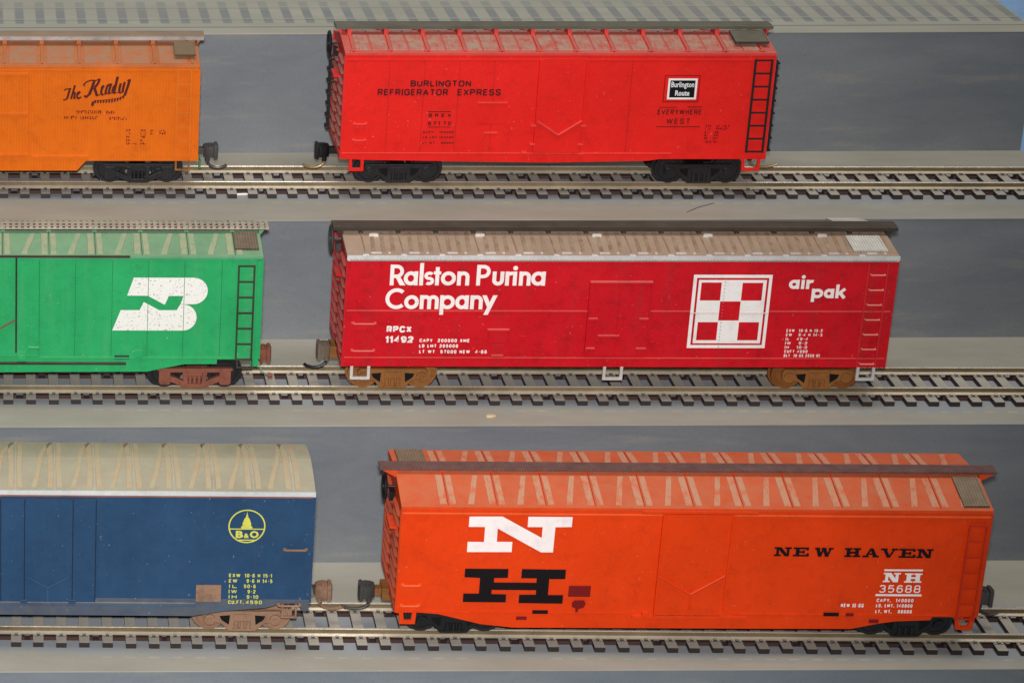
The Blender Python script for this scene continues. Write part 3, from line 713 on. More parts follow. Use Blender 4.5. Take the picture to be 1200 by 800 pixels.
    def ladder(s, x0, x1, z0, z1, n, mat, r=0.34, yo=0.9, rails=True, rail_w=0.6):
        X = s.X; y = -HW - yo; mb = MB()
        if rails:
            for x in (x0, x1): mb.box(X(x) - rail_w / 2, X(x) + rail_w / 2, y - 0.25, y + 0.3, z0, z1)
            for z in (z0 + 2, z1 - 2):
                for x in (x0, x1): mb.box(X(x) - 0.25, X(x) + 0.25, y + 0.3, -HW + 0.05, z - 0.3, z + 0.3)
        lad = s.P(mb, 'ladder', mat) if rails else None
        for k in range(n):
            z = z0 + 0.35 + (z1 - z0 - 0.7) * k / (n - 1)
            m2 = MB()
            if rails: m2.box(X(x0) + rail_w / 2, X(x1) - rail_w / 2, y - 0.12, y + 0.22, z - r, z + r)
            else: m2.tube([(X(x0), -HW + 0.05, z), (X(x0), y, z), (X(x1), y, z), (X(x1), -HW + 0.05, z)], r * 0.8, 6)
            s.P(m2, 'rung', mat, parent=lad)
    def end_ladder(s, side, y0, y1, z0, z1, n, mat):
        X = s.X; xe = X(s.x0 if side < 0 else s.x1); x = xe + side * 1.5; mb = MB()
        for y in (y0, y1): mb.box(x - 0.3, x + 0.3, y - 0.3, y + 0.3, z0, z1)
        for k in range(n):
            z = z0 + 0.4 + (z1 - z0 - 0.8) * k / (n - 1)
            mb.tube([(xe, y0, z), (x + side * 0.7, y0, z), (x + side * 0.7, y1, z), (xe, y1, z)], 0.38, 6)
        s.P(mb, 'end_ladder', mat)
    def grab(s, x0, x1, z, mat, r=0.32, yo=0.9):
        X = s.X; y = -HW - yo
        m = MB().tube([(X(x0), -HW + 0.05, z + 0.1), (X(x0), y + 0.2, z), (X(x0) + 0.3, y, z), (X(x1) - 0.3, y, z), (X(x1), y + 0.2, z), (X(x1), -HW + 0.05, z + 0.1)], r, 6)
        for x in (x0, x1): m.box(X(x) - 0.45, X(x) + 0.45, -HW - 0.25, -HW + 0.05, z - 0.45, z + 0.45)
        s.P(m, 'grab_iron', mat)
    def stirrup(s, x0, x1, z0, z1, mat, t=0.9, flare=0.0):
        X = s.X; y0, y1 = -HW - 0.15, -HW + 0.75; m = MB()
        m.prism([(X(x0), z1), (X(x0) + t, z1), (X(x0) + t + flare, z0 + t), (X(x0) + flare, z0)], y0, y1)
        m.prism([(X(x1) - t, z1), (X(x1), z1), (X(x1) - flare, z0), (X(x1) - t - flare, z0 + t)], y0, y1)
        m.box(X(x0) + flare, X(x1) - flare, y0 - 0.02, y1 + 0.02, z0, z0 + t)
        s.P(m, 'step', mat, 0.06)
    def brake_wheel(s, side, y, z, r, mat):
        X = s.X; xe = X(s.x0 if side < 0 else s.x1); x = xe + side * 3.2
        m = MB().torus((x, y, z), r, 0.5, 'x')
        for k in range(5):
            a = 2 * PI * k / 5 + 0.3; m.tube([(x, y, z), (x, y + r * math.cos(a), z + r * math.sin(a))], 0.32, 6)
        m.cyl((x - 0.5, y, z), 0.9, 1.0, 'x', 12)
        m.tube([(xe, y, z), (x, y, z)], 0.4, 8)
        m.box(min(xe, xe + side * 1.6), max(xe, xe + side * 1.6), y - 1.6, y + 1.6, z - 4.2, z - 1.2)   # gear housing
        s.P(m, 'brake_wheel', mat, 0, True)
        s.P(MB().box(min(xe, xe + side * 2.6), max(xe, xe + side * 2.6), y - 12, y - 3.5, z - 9.0, z - 8.2), 'brake_step', s.pm)
    def coupler(s, side, head_mat, shank_mat, pin_mat, z=9.6, out=1.0, pin=True, box_mat=None, pin_len=1.0):
        X = s.X; xe = X(s.x0 if side < 0 else s.x1); q = side
        def bx(m, a, b, y0, y1, z0, z1): m.box(min(xe + q * a, xe + q * b), max(xe + q * a, xe + q * b), y0, y1, z0, z1)
        m = MB(); bx(m, -6, 0.6 * out + 1.6, -1.5, 1.5, z - 1.2, z + 1.0)
        sh = s.P(m, 'coupler_shank', shank_mat, 0.1)
        if box_mat is not None:
            m = MB(); bx(m, -4, 2.6, -3.4, 3.4, z - 2.2, z + 2.0); s.P(m, 'draft_gear_box', box_mat, 0.15)
        a = 0.6 * out + 1.4
        m = MB()
        m.prism([(xe + q * a, -1.5), (xe + q * (a + 1.3), -2.5), (xe + q * (a + 3.4), -2.9), (xe + q * (a + 4.3), -2.3), (xe + q * (a + 4.3), 2.2), (xe + q * (a + 2.8), 2.8), (xe + q * (a + 1.2), 2.4), (xe + q * a, 1.5)], z - 2.2, z + 2.0, 'z')
        hd = s.P(m, 'coupler_head', head_mat, 0.45, True)
        s.P(MB().cyl((xe + q * (a + 2.4), -1.4, z + 1.9), 0.6, 1.0, 'z', 12), 'knuckle_pin', head_mat, 0, parent=hd)
        s.P(MB().cyl((xe + q * (a + 1.6), -0.6, z - 4.0), 0.9, 1.9, 'z', 12), 'pin_socket', head_mat, 0, parent=hd)
        m = MB(); m.prism([(xe + q * (a + 3.7), -3.0), (xe + q * (a + 4.9), -3.1), (xe + q * (a + 5.3), -1.4), (xe + q * (a + 5.1), 1.6), (xe + q * (a + 4.0), 2.0)], z - 2.9, z + 2.7, 'z')
        s.P(m, 'knuckle', head_mat, 0.3, True, parent=hd)
        if pin:
            x = xe + q * (a + 1.6)
            # a wire that drops, then sweeps outwards and up at its tip
            pts = [(x - q * 0.3, -0.6, z - 1.6), (x - q * 0.3, -0.6, z - 3.2), (x + q * 0.2, -0.7, z - 4.8), (x + q * 1.4, -0.8, z - 5.9), (x + q * 3.0, -0.9, z - 6.4), (x + q * 4.8 * pin_len, -1.0, z - 6.4), (x + q * 6.6 * pin_len, -1.1, z - 5.9), (x + q * 7.6 * pin_len, -1.2, z - 5.2)]
            s.P(MB().tube(pts, 0.55, 8), 'uncoupling_pin', pin_mat, 0, True)
    def truck(s, xc, frame_mat, wheel_mat, kind='arch', r=5.1, wb=20.0, wheel_face=None):
        X = s.X; root = MB()
        root.box(X(xc) - 2.6, X(xc) + 2.6, -11, 11, 3.2, 6.6)
        t = s.P(root, 'truck', frame_mat)
        for side in (-1, 1):
            m = MB(); ya, yb = side * 10.9, side * 12.6; y0, y1 = min(ya, yb), max(ya, yb)
            c = X(xc); A = wb / 2
            if kind == 'arch':
                m.prism([(c - A - 2.6, 6.9), (c - A - 2.4, 7.6), (c + A + 2.4, 7.6), (c + A + 2.6, 6.9), (c + A, 6.2), (c - A, 6.2)], y0, y1)
                for g in (-1, 1):
                    m.prism([(c + g * (A + 1.9), 6.6), (c + g * (A - 1.9), 6.6), (c + g * (A - 1.9), 2.2), (c + g * (A - 1.2), 1.8), (c + g * (A + 1.2), 1.8), (c + g * (A + 1.9), 2.4)], y0 - 0.15, y1 + 0.15)
                    m.prism([(c + g * (A - 1.8), 5.0), (c + g * (A - 1.8), 2.9), (c + g * 3.2, 0.7), (c + g * 2.6, 0.7), (c + g * 2.6, 2.6)], y0, y1)
                    m.prism([(c + g * 2.2, 0.75), (c + g * 3.4, 0.75), (c + g * 4.2, 6.6), (c + g * 2.6, 6.6)], y0 - 0.05, y1 + 0.05)
                m.box(c - 2.4, c + 2.4, y0 - 0.1, y1 + 0.1, 0.72, 2.1)
                m.box(c - 2.5, c + 2.5, y0 + 0.2, y1 - 0.2, 4.9, 6.9)
                for k in (-1.5, 0, 1.5): m.cyl((c + k, side * 11.7, 2.0), 0.62, 3.0, 'z', 10)
            else:      # deep one-piece frame with two triangular windows
                pts = [(c - A - 2.2, 6.6), (c - A - 1.4, 7.6), (c + A + 1.4, 7.6), (c + A + 2.2, 6.6), (c + A + 2.0, 3.9), (c + A - 2.0, 3.7), (c + A - 3.4, 3.4), (c + 4.2, 0.75), (c - 4.2, 0.75), (c - A + 3.4, 3.4), (c - A + 2.0, 3.7), (c - A - 2.0, 3.9)]
                m.prism(pts, y0, y1)
                m.box(c - 3.0, c + 3.0, y0 - 0.45, y1 + 0.45, 0.95, 1.7); m.box(c - 2.8, c + 2.8, y0 - 0.35, y1 + 0.35, 4.4, 6.6)
                for k in (-1.9, 0, 1.9): m.cyl((c + k, side * 12.55, 1.7), 0.75, 2.7, 'z', 12)
                for g in (-1, 1):
                    m.cyl((c + g * A, y0 - 0.7, 4.9), 1.75, y1 - y0 + 1.4, 'y', 18); m.cyl((c + g * A, y0 - 1.0, 4.9), 0.7, y1 - y0 + 2.0, 'y', 10)
            f = s.P(m, 'side_frame', frame_mat, 0.12, parent=t)
            if kind != 'arch':
                for g in (-1, 1):
                    s.P(MB().prism([(c + g * 3.9, 6.3), (c + g * 7.2, 6.0), (c + g * 6.6, 4.6), (c + g * 4.2, 2.9)], y0 - 0.04, y1 + 0.04), 'frame_opening_shade', M['matt_black'], parent=t)  # solid dark block stands in for the shaded opening
        for g in (-1, 1):
            for side in (-1, 1):
                m = MB(); c = X(xc) + g * wb / 2
                ya = side * 7.3
                m.cyl((c, min(ya, ya + side * 0.8), r), r + 0.75, 0.8, 'y', 32)                     # flange
                yb_ = ya + side * 0.8
                m.cyl((c, min(yb_, yb_ + side * 2.0), r), r, 2.0, 'y', 32)
                m.torus((c, yb_ + side * 2.0, r), r * 0.8, 0.35, 'y', 28, 6)
                m.cyl((c, min(yb_ + side * 1.9, yb_ + side * 2.6), r), 1.5, 0.7, 'y', 16)
                s.P(m, 'wheel', wheel_mat, 0, True, parent=t)
            s.P(MB().cyl((X(xc) + g * wb / 2, -10.5, r), 0.9, 21, 'y', 10), 'axle', M['steel'], parent=t)
    def seam_lines(s, xs, z0, z1, mat, w=0.28, rivets=True, rows=(1,)):
        X = s.X
        for x in xs:
            s.P(MB().box(X(x) - w / 2, X(x) + w / 2, -HW - 0.06, -HW + 0.02, z0, z1), 'panel_seam', mat)  # dark strip paints in edge shade of lapped sheets, with seam grime
            if rivets:
                m = MB()
                for d in rows:
                    z = z0 + 0.8
                    while z < z1 - 0.5: m.cyl((X(x) + d, -HW - 0.13, z), 0.17, 0.2, 'y', 6); z += 1.25
                s.P(m, 'rivet_row', s.pm)
    def bar(s, name, x0, x1, z0, z1, mat, d=0.35, bevel=0.08, parent=None, label=None):
        return s.P(MB().box(s.X(x0), s.X(x1), -HW - d, -HW + 0.05, z0, z1), name, mat, bevel, parent=parent, label=label)
    def letters(s, name, build, mats, label=None):
        sg = Sign(s.cx); build(sg); o = s.P(sg, name, mats, label=label)
        return o

# ------------------------------------------------------------------ 1  orange boxcar with N over H (bottom step)
po = paint('orange_car_paint', (0.69, 0.044, 0.003), 0.45, 0.08, DUST, 0.12, 0.10)
ro = paint('orange_roof_paint', (0.60, 0.062, 0.012), 0.5, 0.10, (0.44, 0.20, 0.11), 0.55, 0.15)
so = drybrush('orange_roof_dusted_rib', (0.56, 0.080, 0.020), (0.49, 0.245, 0.155), 0.34, 0.52)
wo = paint('worn_lit_orange_edge', (0.74, 0.11, 0.03), 0.4, 0.1, speck=0)  # lighter raised trim: wear, plus edge highlights put into the colour
oe = paint('orange_end_paint', (0.55, 0.045, 0.008), 0.4, 0.12, (0.40, 0.24, 0.16), 0.35, 0.15)
lo = paint('dark_orange_roof_seam', (0.42, 0.026, 0.008), 0.5, 0.1, speck=0)  # darker orange for the raised roof seams
c = Car(2, 'model_boxcar', 'orange model boxcar with large white N above black H, front right on the bottom step', 'model boxcar', 41, -48.6, 131, 10.2, 46.9, 49.9, 51.4, po, ro)
c.body([(-48.4, 11.5), (-48.4, 10.0), (-43, 10.4), (-35.4, 9.8), (-22, 6.4), (-12, 5.3), (62, 5.6), (92.9, 5.8), (101.2, 7.8), (106.4, 8.6), (116.9, 9.1), (117.4, 10.2), (130.8, 10.2), (130.8, 11.5)], rib_mat=oe)
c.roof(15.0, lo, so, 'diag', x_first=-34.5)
c.walk(52.9, grating('plum_grating', (0.115, 0.052, 0.045), 0.8), hw=2.7, th=0.8, ext=5.3)
gd = grating('dusty_grating', (0.17, 0.12, 0.075), 0.9)
c.platform(122.5, 130.3, -16.6, -3.0, gd, 0.7); c.platform(-47.2, -38.6, 4.0, 16.4, gd, 0.7)
c.ladder(124.6, 129.8, 9.6, 42.4, 7, paint('orange_ladder_paint', (0.50, 0.030, 0.008), 0.45, 0.1, speck=0), r=0.32)
c.bar('eave_rib', -48.4, 130.8, 44.4, 44.9, wo, 0.4); c.bar('side_sill_line', -48, 24, 10.7, 10.95, po, 0.25); c.bar('side_sill_line', 56, 122, 10.7, 10.95, po, 0.25)
c.bar('door_rail', 24.7, 60, 45.3, 46.1, po, 0.8); c.bar('door_rail', 24.5, 60, 9.2, 10.2, po, 0.9)
d = c.bar('door', 31.3, 52.8, 10.4, 45.0, po, 0.6)
for x in (31.3, 52.4): c.bar('lock_rod', x - 0.25, x + 0.25, 10.4, 44.8, po, 1.15, parent=d)
c.P(MB().tube([(c.X(31.3), -HW - 1.0, 24.2), (c.X(41.8), -HW - 1.0, 17.9)], 0.35, 6).tube([(c.X(51.8), -HW - 1.0, 24.4), (c.X(41.8), -HW - 1.0, 17.9)], 0.38, 6).tube([(c.X(41.8), -HW - 0.8, 19.8), (c.X(41.8), -HW - 0.8, 12.2)], 0.3, 6), 'lock_lever', po, parent=d)
for x in (28.5, 52.0): c.bar('door_bracket', x - 1, x + 1, 10.0, 11.6, po, 1.2, parent=d)
for z in (20.0, 12.9): c.grab(-47.0, -41.7, z, wo)
for z in (41.0, 37.5, 17.8): c.bar('door_stop', 24.9, 25.6, z, z + 0.9, po, 0.7)
c.seam_lines([-35.5, -22.6, -9.6, 3.4, 16.2, 62.5, 75.4, 88.4, 101.5, 114.5], 11.2, 44.2, paint('orange_seam', (0.62, 0.05, 0.008), 0.5, 0.1, speck=0), 0.18, False)
c.stirrup(-47.6, -42.2, 6.3, 10.3, po, 1.3, 0.3); c.stirrup(124.2, 130.6, 5.9, 10.4, po, 1.2, 0.8)
c.brake_wheel(-1, 1.0, 45.0, 4.0, M['black'])
c.coupler(-1, M['steel'], M['brown_rust'], M['steel'], 9.3, 5.3, box_mat=M['brown_rust'], pin_len=1.15)
c.coupler(1, M['steel'], M['black'], M['steel'], 9.0, 6.3, pin_len=0.8)
for x in (-29.5, 111.5): c.truck(x, M['black'], M['wheel'], 'deep')
NP = [(-27.9, 43.6), (-17.8, 43.7), (-5.3, 36.5), (-5.3, 40.2), (-9.9, 40.2), (-9.9, 43.7), (3.6, 43.7), (3.6, 40.3), (-1.4, 40.2), (-1.5, 31.6), (-5.2, 31.6), (-19.0, 39.6), (-19.0, 35.1), (-14.2, 35.1), (-14.2, 31.6), (-27.9, 31.5), (-27.9, 35.0), (-22.9, 35.0), (-22.9, 40.1), (-27.9, 40.1)]
c.letters('emblem', lambda g: g.poly(NP), flat('emblem_white', (0.84, 0.74, 0.72), 0.5, var=0.04), 'large white slab serif letter N')
HP = [(-28.1, 25.8), (-14.7, 25.8), (-14.7, 22.7), (-18.9, 22.6), (-18.9, 21.1), (-5.8, 21.1), (-5.8, 22.6), (-10.6, 22.6), (-10.6, 25.8), (3.0, 25.7), (3.0, 22.4), (-1.9, 22.4), (-1.9, 16.9), (2.8, 16.9), (2.8, 13.9), (-10.8, 14.0), (-10.8, 16.9), (-5.7, 17.0), (-5.7, 18.5), (-19.4, 18.5), (-19.4, 17.1), (-14.8, 17.0), (-14.8, 14.2), (-28.1, 14.2), (-28.1, 17.2), (-23.3, 17.2), (-23.3, 22.6), (-28.1, 22.8)]
c.letters('emblem', lambda g: g.poly(HP), M['ink'], 'large black slab serif letter H')
for q in ([(4.3, 16.4), (11.1, 16.4), (11.1, 20.2), (4.3, 20.2)], [(5.6, 14.2), (6.4, 15.2), (9.3, 15.2), (10.0, 14.0), (9.4, 12.6), (7.9, 12.2), (7.6, 11.0), (7.0, 11.1), (6.9, 12.3), (5.8, 12.9)],
          [(-11.2, 8.2), (-7.9, 8.2), (-7.9, 9.4), (-11.2, 9.4)], [(90.5, 10.4), (93, 10.4), (93, 11.5), (90.5, 11.5)], [(97.9, 8.1), (100.9, 8.1), (100.9, 9.4), (97.9, 9.4)]):
    c.letters('paint_patch', (lambda g, q=q: (setattr(g, 'd', 0.30), g.poly(q))), M['wine'])
c.bar('vent_slot', -6.3, -1.5, 10.4, 11.5, M['matt_black'], 0.42); c.bar('vent_slot', 83.7, 88.4, 10.4, 11.5, M['matt_black'], 0.42)
for word, lb in (((('N', 66.2, 71.5), ('E', 72.0, 76.9), ('W', 78.4, 84.2)), 'NEW'), ((('H', 87.6, 92.8), ('A', 93.2, 98.4), ('V', 98.6, 104.1), ('E', 104.3, 109.5), ('N', 109.7, 114.7)), 'HAVEN')):
    def _nh(g):
        for ch, a, b in word:
            dz = -0.0055 * (a - 66); slab(g, ch, a, b, 30.9 + dz, 34.0 + dz, 1.15, 0.62)
    c.letters('lettering', _nh, M['ink'], 'black wide spaced serif lettering ' + lb)
def _box(g):
    g.rect(100.6, 112.4, 26.1, 26.7); slab(g, 'N', 100.6, 105.8, 22.3, 25.5, 1.3, 0.5); slab(g, 'H', 107.0, 112.5, 22.2, 25.4, 1.35, 0.5)
    g.sans('35688', 99.8, 112.4, 18.7, 21.3, 0.36); g.rect(98.9, 113.0, 17.5, 18.2)
c.letters('lettering', _box, M['white'], 'white reporting mark NH 35688 between bars')
def _data(g):
    g.sans('CAPY.  140000', 99.5, 110.8, 15.4, 16.6, 0.26); g.sans('LD. LMT. 140800', 99.5, 110.7, 13.6, 14.8, 0.26)
    g.sans('LT. WT.   80000', 99.5, 110.7, 11.6, 12.8, 0.26)
c.letters('lettering', _data, M['white'], 'small white capacity lines')
c.letters('lettering', lambda g: g.sans('NEW 11-66', 88.7, 95.7, 13.5, 14.8, 0.36), M['white'], 'small white build date')

# ------------------------------------------------------------------ 2  blue boxcar (bottom step, left)
pb = paint('blue_car_paint', (0.020, 0.056, 0.122), 0.55, 0.12, DUST, 0.25, 0.22, streak=0.10, streak_col=(0.05, 0.09, 0.15))
rb = paint('weathered_grey_roof', (0.32, 0.315, 0.235), 0.7, 0.2, (0.37, 0.31, 0.225), 0.6, 0.2, bumpy=0.2)
sb = drybrush('brown_weather_strip', (0.37, 0.34, 0.235), (0.42, 0.27, 0.155), 0.45, 0.66)
c = Car(2, 'model_boxcar', 'dark blue model boxcar with weathered tan roof and round yellow dome emblem', 'model boxcar', -157, -238.6, -75.6, 13.4, 51.4, 51.6, 54.6, pb, rb)
X0_, X1_ = -238.6, -75.6
def mir(pts, cx): return [(2 * cx - x, z) for x, z in reversed(pts)] + pts
c.body(mir([(-157, 8.4), (-112, 8.4), (-102, 10.2), (-89.1, 11.5), (-84.4, 13.0), (-78.2, 13.1), (-78.2, 10.6), (-75.7, 10.5), (-75.7, 14.5)], -157), rib_mat=pb, skirt_mat=paint('dusty_blue_skirt', (0.035, 0.065, 0.115), 0.65, 0.2, (0.16, 0.14, 0.12), 0.45, 0.25, dust_all=True))
c.roof(12.2, flat('roof_seam_metal', (0.62, 0.56, 0.50), 0.4, 0.2), sb, 'wavy', x_first=-228.4, arch=True, eave_mat=M['silver'])
c.bar('eave_rib', -238, -76, 49.5, 50.0, paint('rusty_edge', (0.24, 0.10, 0.085), 0.7, 0.3, speck=0), 0.7)
c.bar('door_rail', -238, -111, 12.2, 13.2, paint('dusty_blue_sill', (0.055, 0.085, 0.14), 0.7, 0.2, (0.3, 0.26, 0.2), 0.9, 0.3), 0.9)
gb = flat('blue_seam', (0.008, 0.016, 0.035), 0.6)
for x0, x1 in ((-172, -142.2), (-202.4, -172.4)):
    d = c.bar('door', x0, x1, 13.3, 48.6, pb, 0.45)
    for x in (x0 + 0.2, x0 + 7.6, x1 - 7.3, x1 - 0.2): c.bar('lock_rod', x - 0.14, x + 0.14, 13.4, 48.4, gb, 0.62, parent=d)
    xm = (x0 + x1) / 2
    c.P(MB().tube([(c.X(xm - 6.6), -HW - 0.7, 22.1), (c.X(xm), -HW - 0.7, 18.3), (c.X(xm + 6.8), -HW - 0.7, 22.3)], 0.25, 6).box(c.X(xm) - 0.2, c.X(xm) + 0.2, -HW - 0.65, -HW, 13.5, 18.3), 'lock_lever', paint('faded_blue_edge', (0.034, 0.075, 0.145), 0.6, 0.2, speck=0), parent=d)
    for x in (x0 + 7.5, x1 - 7.3): c.bar('door_bracket', x - 1.1, x + 1.1, 12.9, 14.0, pb, 1.0, parent=d)
c.bar('defect_card_board', -111.0, -103.2, 13.7, 19.4, M['pale_rust'], 0.4, label='small rusty rectangular plate')
c.grab(-84.0, -77.4, 31.9, M['pale_rust'], 0.36); c.grab(-85.2, -78.6, 12.8, M['pale_rust'], 0.36, 1.2)
c.stirrup(-84.2, -79.4, 8.0, 12.9, M['pale_rust'], 0.6)
c.coupler(1, M['pale_rust'], M['steel'], M['pale_rust'], 9.2, 3.6, pin_len=1.0)
c.P(MB().prism([(c.X(-75.6), 17.8), (c.X(-73.6), 13.0), (c.X(-72.9), 9.0), (c.X(-75.6), 9.0)], -4, 3.5), 'draft_gear_box', paint('dusty_steel', (0.2, 0.18, 0.13), 0.8, 0.2))
for x in (-95.8, -218.2): c.truck(x, M['pale_rust'], M['pale_rust'], 'deep', 4.9, 20.6)
def _bo(g):
    cx, cz = -95.95, 39.7
    g.arc((cx, cz), 5.5, 5.5, 0, 360, 0.42, 44); g.rect(-101.4, -90.5, 38.6, 38.95)
    g.poly([(-97.7, 39.0), (-94.3, 39.0), (-94.3, 39.7), (-94.7, 39.8), (-94.7, 41.0), (-94.9, 41.1), (-95.1, 42.0), (-95.5, 42.7), (-95.7, 42.9), (-95.7, 43.5), (-95.85, 43.6), (-96.0, 44.9), (-96.15, 43.6), (-96.3, 43.5), (-96.3, 42.9), (-96.5, 42.7), (-96.9, 42.0), (-97.1, 41.1), (-97.3, 41.0), (-97.3, 39.8), (-97.7, 39.7)])
    g.text('B', -99.3, -97.0, 35.7, 38.2, 0.045); g.text('&', -96.8, -95.2, 35.7, 37.3, 0.04); g.text('O', -95.0, -92.2, 35.7, 38.2, 0.045)
    g.rect(-98.3, -93.4, 34.85, 35.2)
c.letters('emblem', _bo, M['yellow'], 'round yellow emblem with a dome above the letters B&O')
def _bd(g):
    rows = [('EXW', '10-6 H 15-1', -87.6), ('EW', '9-6 H 14-5', -87.4), ('IL', '50-6', -92.5), ('IW', '9-2', -92.5), ('IH', '9-10', -91.6), ('CU.FT.', '4590', -90.4)]
    for k, (a, b, xe) in enumerate(rows):
        z0 = 22.2 - k * 1.83 - 0.0; z1 = z0 + 1.15
        g.sans(a, -100.9, -100.9 + (3.5 if len(a) == 3 else 2.6 if len(a) == 2 else 4.8), z0, z1 + 0.1, 0.25)
        x0 = {0: -96.0, 1: -95.4, 2: -96.2, 3: -95.0, 4: -95.2, 5: -95.4}[k]
        g.sans(b, x0, xe, z0, z1 + 0.1, 0.25)
c.letters('lettering', _bd, M['yellow'], 'yellow dimension lines')

# ------------------------------------------------------------------ 3  crimson boxcar with checkerboard (middle step)
pr = paint('crimson_car_paint', (0.54, 0.008, 0.016), 0.38, 0.10, DUST, 0.2, 0.14, grime=0.45, streak=0.30, streak_col=(0.22, 0.03, 0.03))
rr = paint('dusty_brown_roof', (0.40, 0.29, 0.22), 0.65, 0.2, (0.34, 0.225, 0.155), 0.6, 0.15, bumpy=0.2)
sr = drybrush('brown_roof_strap', (0.21, 0.115, 0.06), (0.36, 0.28, 0.21), 0.36, 0.66)
wr_ = paint('worn_lit_crimson_edge', (0.62, 0.060, 0.055), 0.35, 0.15, (0.6, 0.4, 0.35), 0.5, speck=0)  # paler ribs and hinges: dusty wear with caught light painted in
re_ = paint('crimson_end_paint', (0.50, 0.014, 0.022), 0.42, 0.1, (0.36, 0.22, 0.17), 0.55, 0.15)
c = Car(1, 'model_boxcar', 'crimson model boxcar with white and red checkerboard square and silver roof edge', 'model boxcar', 31.6, -57.8, 121, 10.5, 49.8, 48.2, 52.1, pr, rr)
c.body(None, rib_mat=re_)
c.roof(12.4, sr, sr, 'slant', x_first=-52.0, eave_mat=M['silver'])
for k, x in enumerate(c.seams):
    z = c.zz(-HW + 0.9) + 0.25
    c.P(MB().box(c.X(x) - 0.9, c.X(x) + 0.9, -HW - 0.2, -HW + 1.0, z - 0.9, z - 0.1), 'roof_clip', M['silver'], 0.05, parent=c.r)
    for a, b in ((1.9, 5.2), (7.4, 8.2)):
        if x + b < 118: c.P(MB().box(c.X(x) + a, c.X(x) + b, -HW + 1.2, -HW + 2.2, z - 0.5, z + 0.12), 'roof_clip', M['silver'], 0.05, parent=c.r)
c.P(MB().box(c.X(-57.8), c.X(121), -HW - 0.45, -HW + 0.05, 47.9, 48.9), 'eave_strip', M['silver'], 0.1, parent=c.r)
pts = []; x = -57
while x < 120.5: pts += [(c.X(x), -HW - 0.45), (c.X(x), -HW - 0.62), (c.X(x) + 0.4, -HW - 0.62), (c.X(x) + 0.4, -HW - 0.45)]; x += 1.0
pts += [(pts[-1][0], -HW - 0.4), (pts[0][0], -HW - 0.4)]
c.P(MB().prism(pts, 47.95, 48.6, 'z'), 'eave_beading', flat('grey_beading', (0.30, 0.28, 0.27), 0.5), parent=c.r)
dk = paint('dark_board_paint', (0.045, 0.036, 0.028), 0.7, 0.2, (0.16, 0.13, 0.1), 0.4, 0.1)
c.walk(54.6, dk, hw=3.4, th=1.2, ext=3.4, y_off=-0.3, saddle=dk)
for x in (-48, -13, 25.5, 62, 99.5):
    c.P(MB().prism([(c.X(x) - 1.5, -4.4), (c.X(x) + 1.5, -4.4), (c.X(x) + 0.9, -3.4), (c.X(x) - 0.9, -3.4)], 51.5, 52.5, 'z'), 'board_bracket', M['silver'])
gs = grating('silver_grating', (0.50, 0.48, 0.44), 0.9)
c.platform(107.0, 118.0, -15.2, -4.6, gs, 0.6); c.platform(106.5, 118.0, 5.0, 16.2, gs, 2.4)
for z, w_ in ((30.4, 0.5), (13.8, 0.35)): c.bar('side_rib', -57.4, 120.6, z - w_ / 2, z + w_ / 2, wr_, 0.155)
d = c.bar('door', 21.6, 42.0, 14.9, 41.0, pr, 0.5)
for x in (21.8, 31.6, 41.8): c.bar('lock_rod', x - 0.2, x + 0.2, 15, 40.8, pr, 0.85, parent=d)
for x0, x1, z in ((21.6, 42, 40.8), (22, 25, 28.0), (38.6, 41.6, 28.0), (25.5, 32.5, 22.0), (21.8, 24.8, 17.5), (38.4, 41.8, 17.5)): c.bar('hinge', x0, x1, z - 0.25, z + 0.25, wr_, 0.95, parent=d)
c.bar('hatch', -10.3, -4.0, 19.1, 23.6, pr, 0.3); c.bar('hatch', -9.0, -5.0, 14.9, 18.4, pr, 0.3); c.bar('hatch', 0.2, 2.0, 20.0, 21.6, pr, 0.3)
for x0, x1, z in ((-10.8, -3.6, 23.9), (-9, -5, 14.8)): c.bar('hatch_hinge', x0, x1, z - 0.25, z + 0.25, wr_, 0.6)
c.ladder(112.6, 117.2, 11.8, 43.8, 7, paint('pale_crimson_rung', (0.66, 0.15, 0.13), 0.35, 0.1, (0.6, 0.45, 0.4), 0.6, speck=0), rails=False)
lp = paint('crimson_post', (0.57, 0.028, 0.03), 0.38, 0.1)
for a in (111.5, 117.7): c.bar('ladder_post', a, a + 0.4, 10.8, 47, lp, 0.4)
for z in (26.0, 16.4): c.grab(-55.0, -47.8, z, wr_)
c.bar('placard_board', -54.0, -50.6, 18.0, 24.2, pr, 0.3)
for a, b in ((-55.2, -48.6), (112.0, 118.1), (28.4, 35.0)): c.stirrup(a, b, 5.9, 10.7, M['silver'], 0.95)
c.brake_wheel(-1, 3.0, 48.2, 4.3, M['steel'])
c.coupler(-1, paint('worn_coupler', (0.17, 0.13, 0.10), 0.6, 0.25), M['brown_rust'], M['black'], 9.9, 0.4, box_mat=M['brown_rust']); c.coupler(1, M['silver'], M['steel'], M['steel'], 9.8, -5.0, pin=False)
for x in (-40.2, 101.0): c.truck(x, M['brown_rust'], paint('brown_wheel_face', (0.20, 0.07, 0.017), 0.55, 0.25, speck=0) if x > 0 else M['brown_rust'], 'deep', 5.1, 19.0)
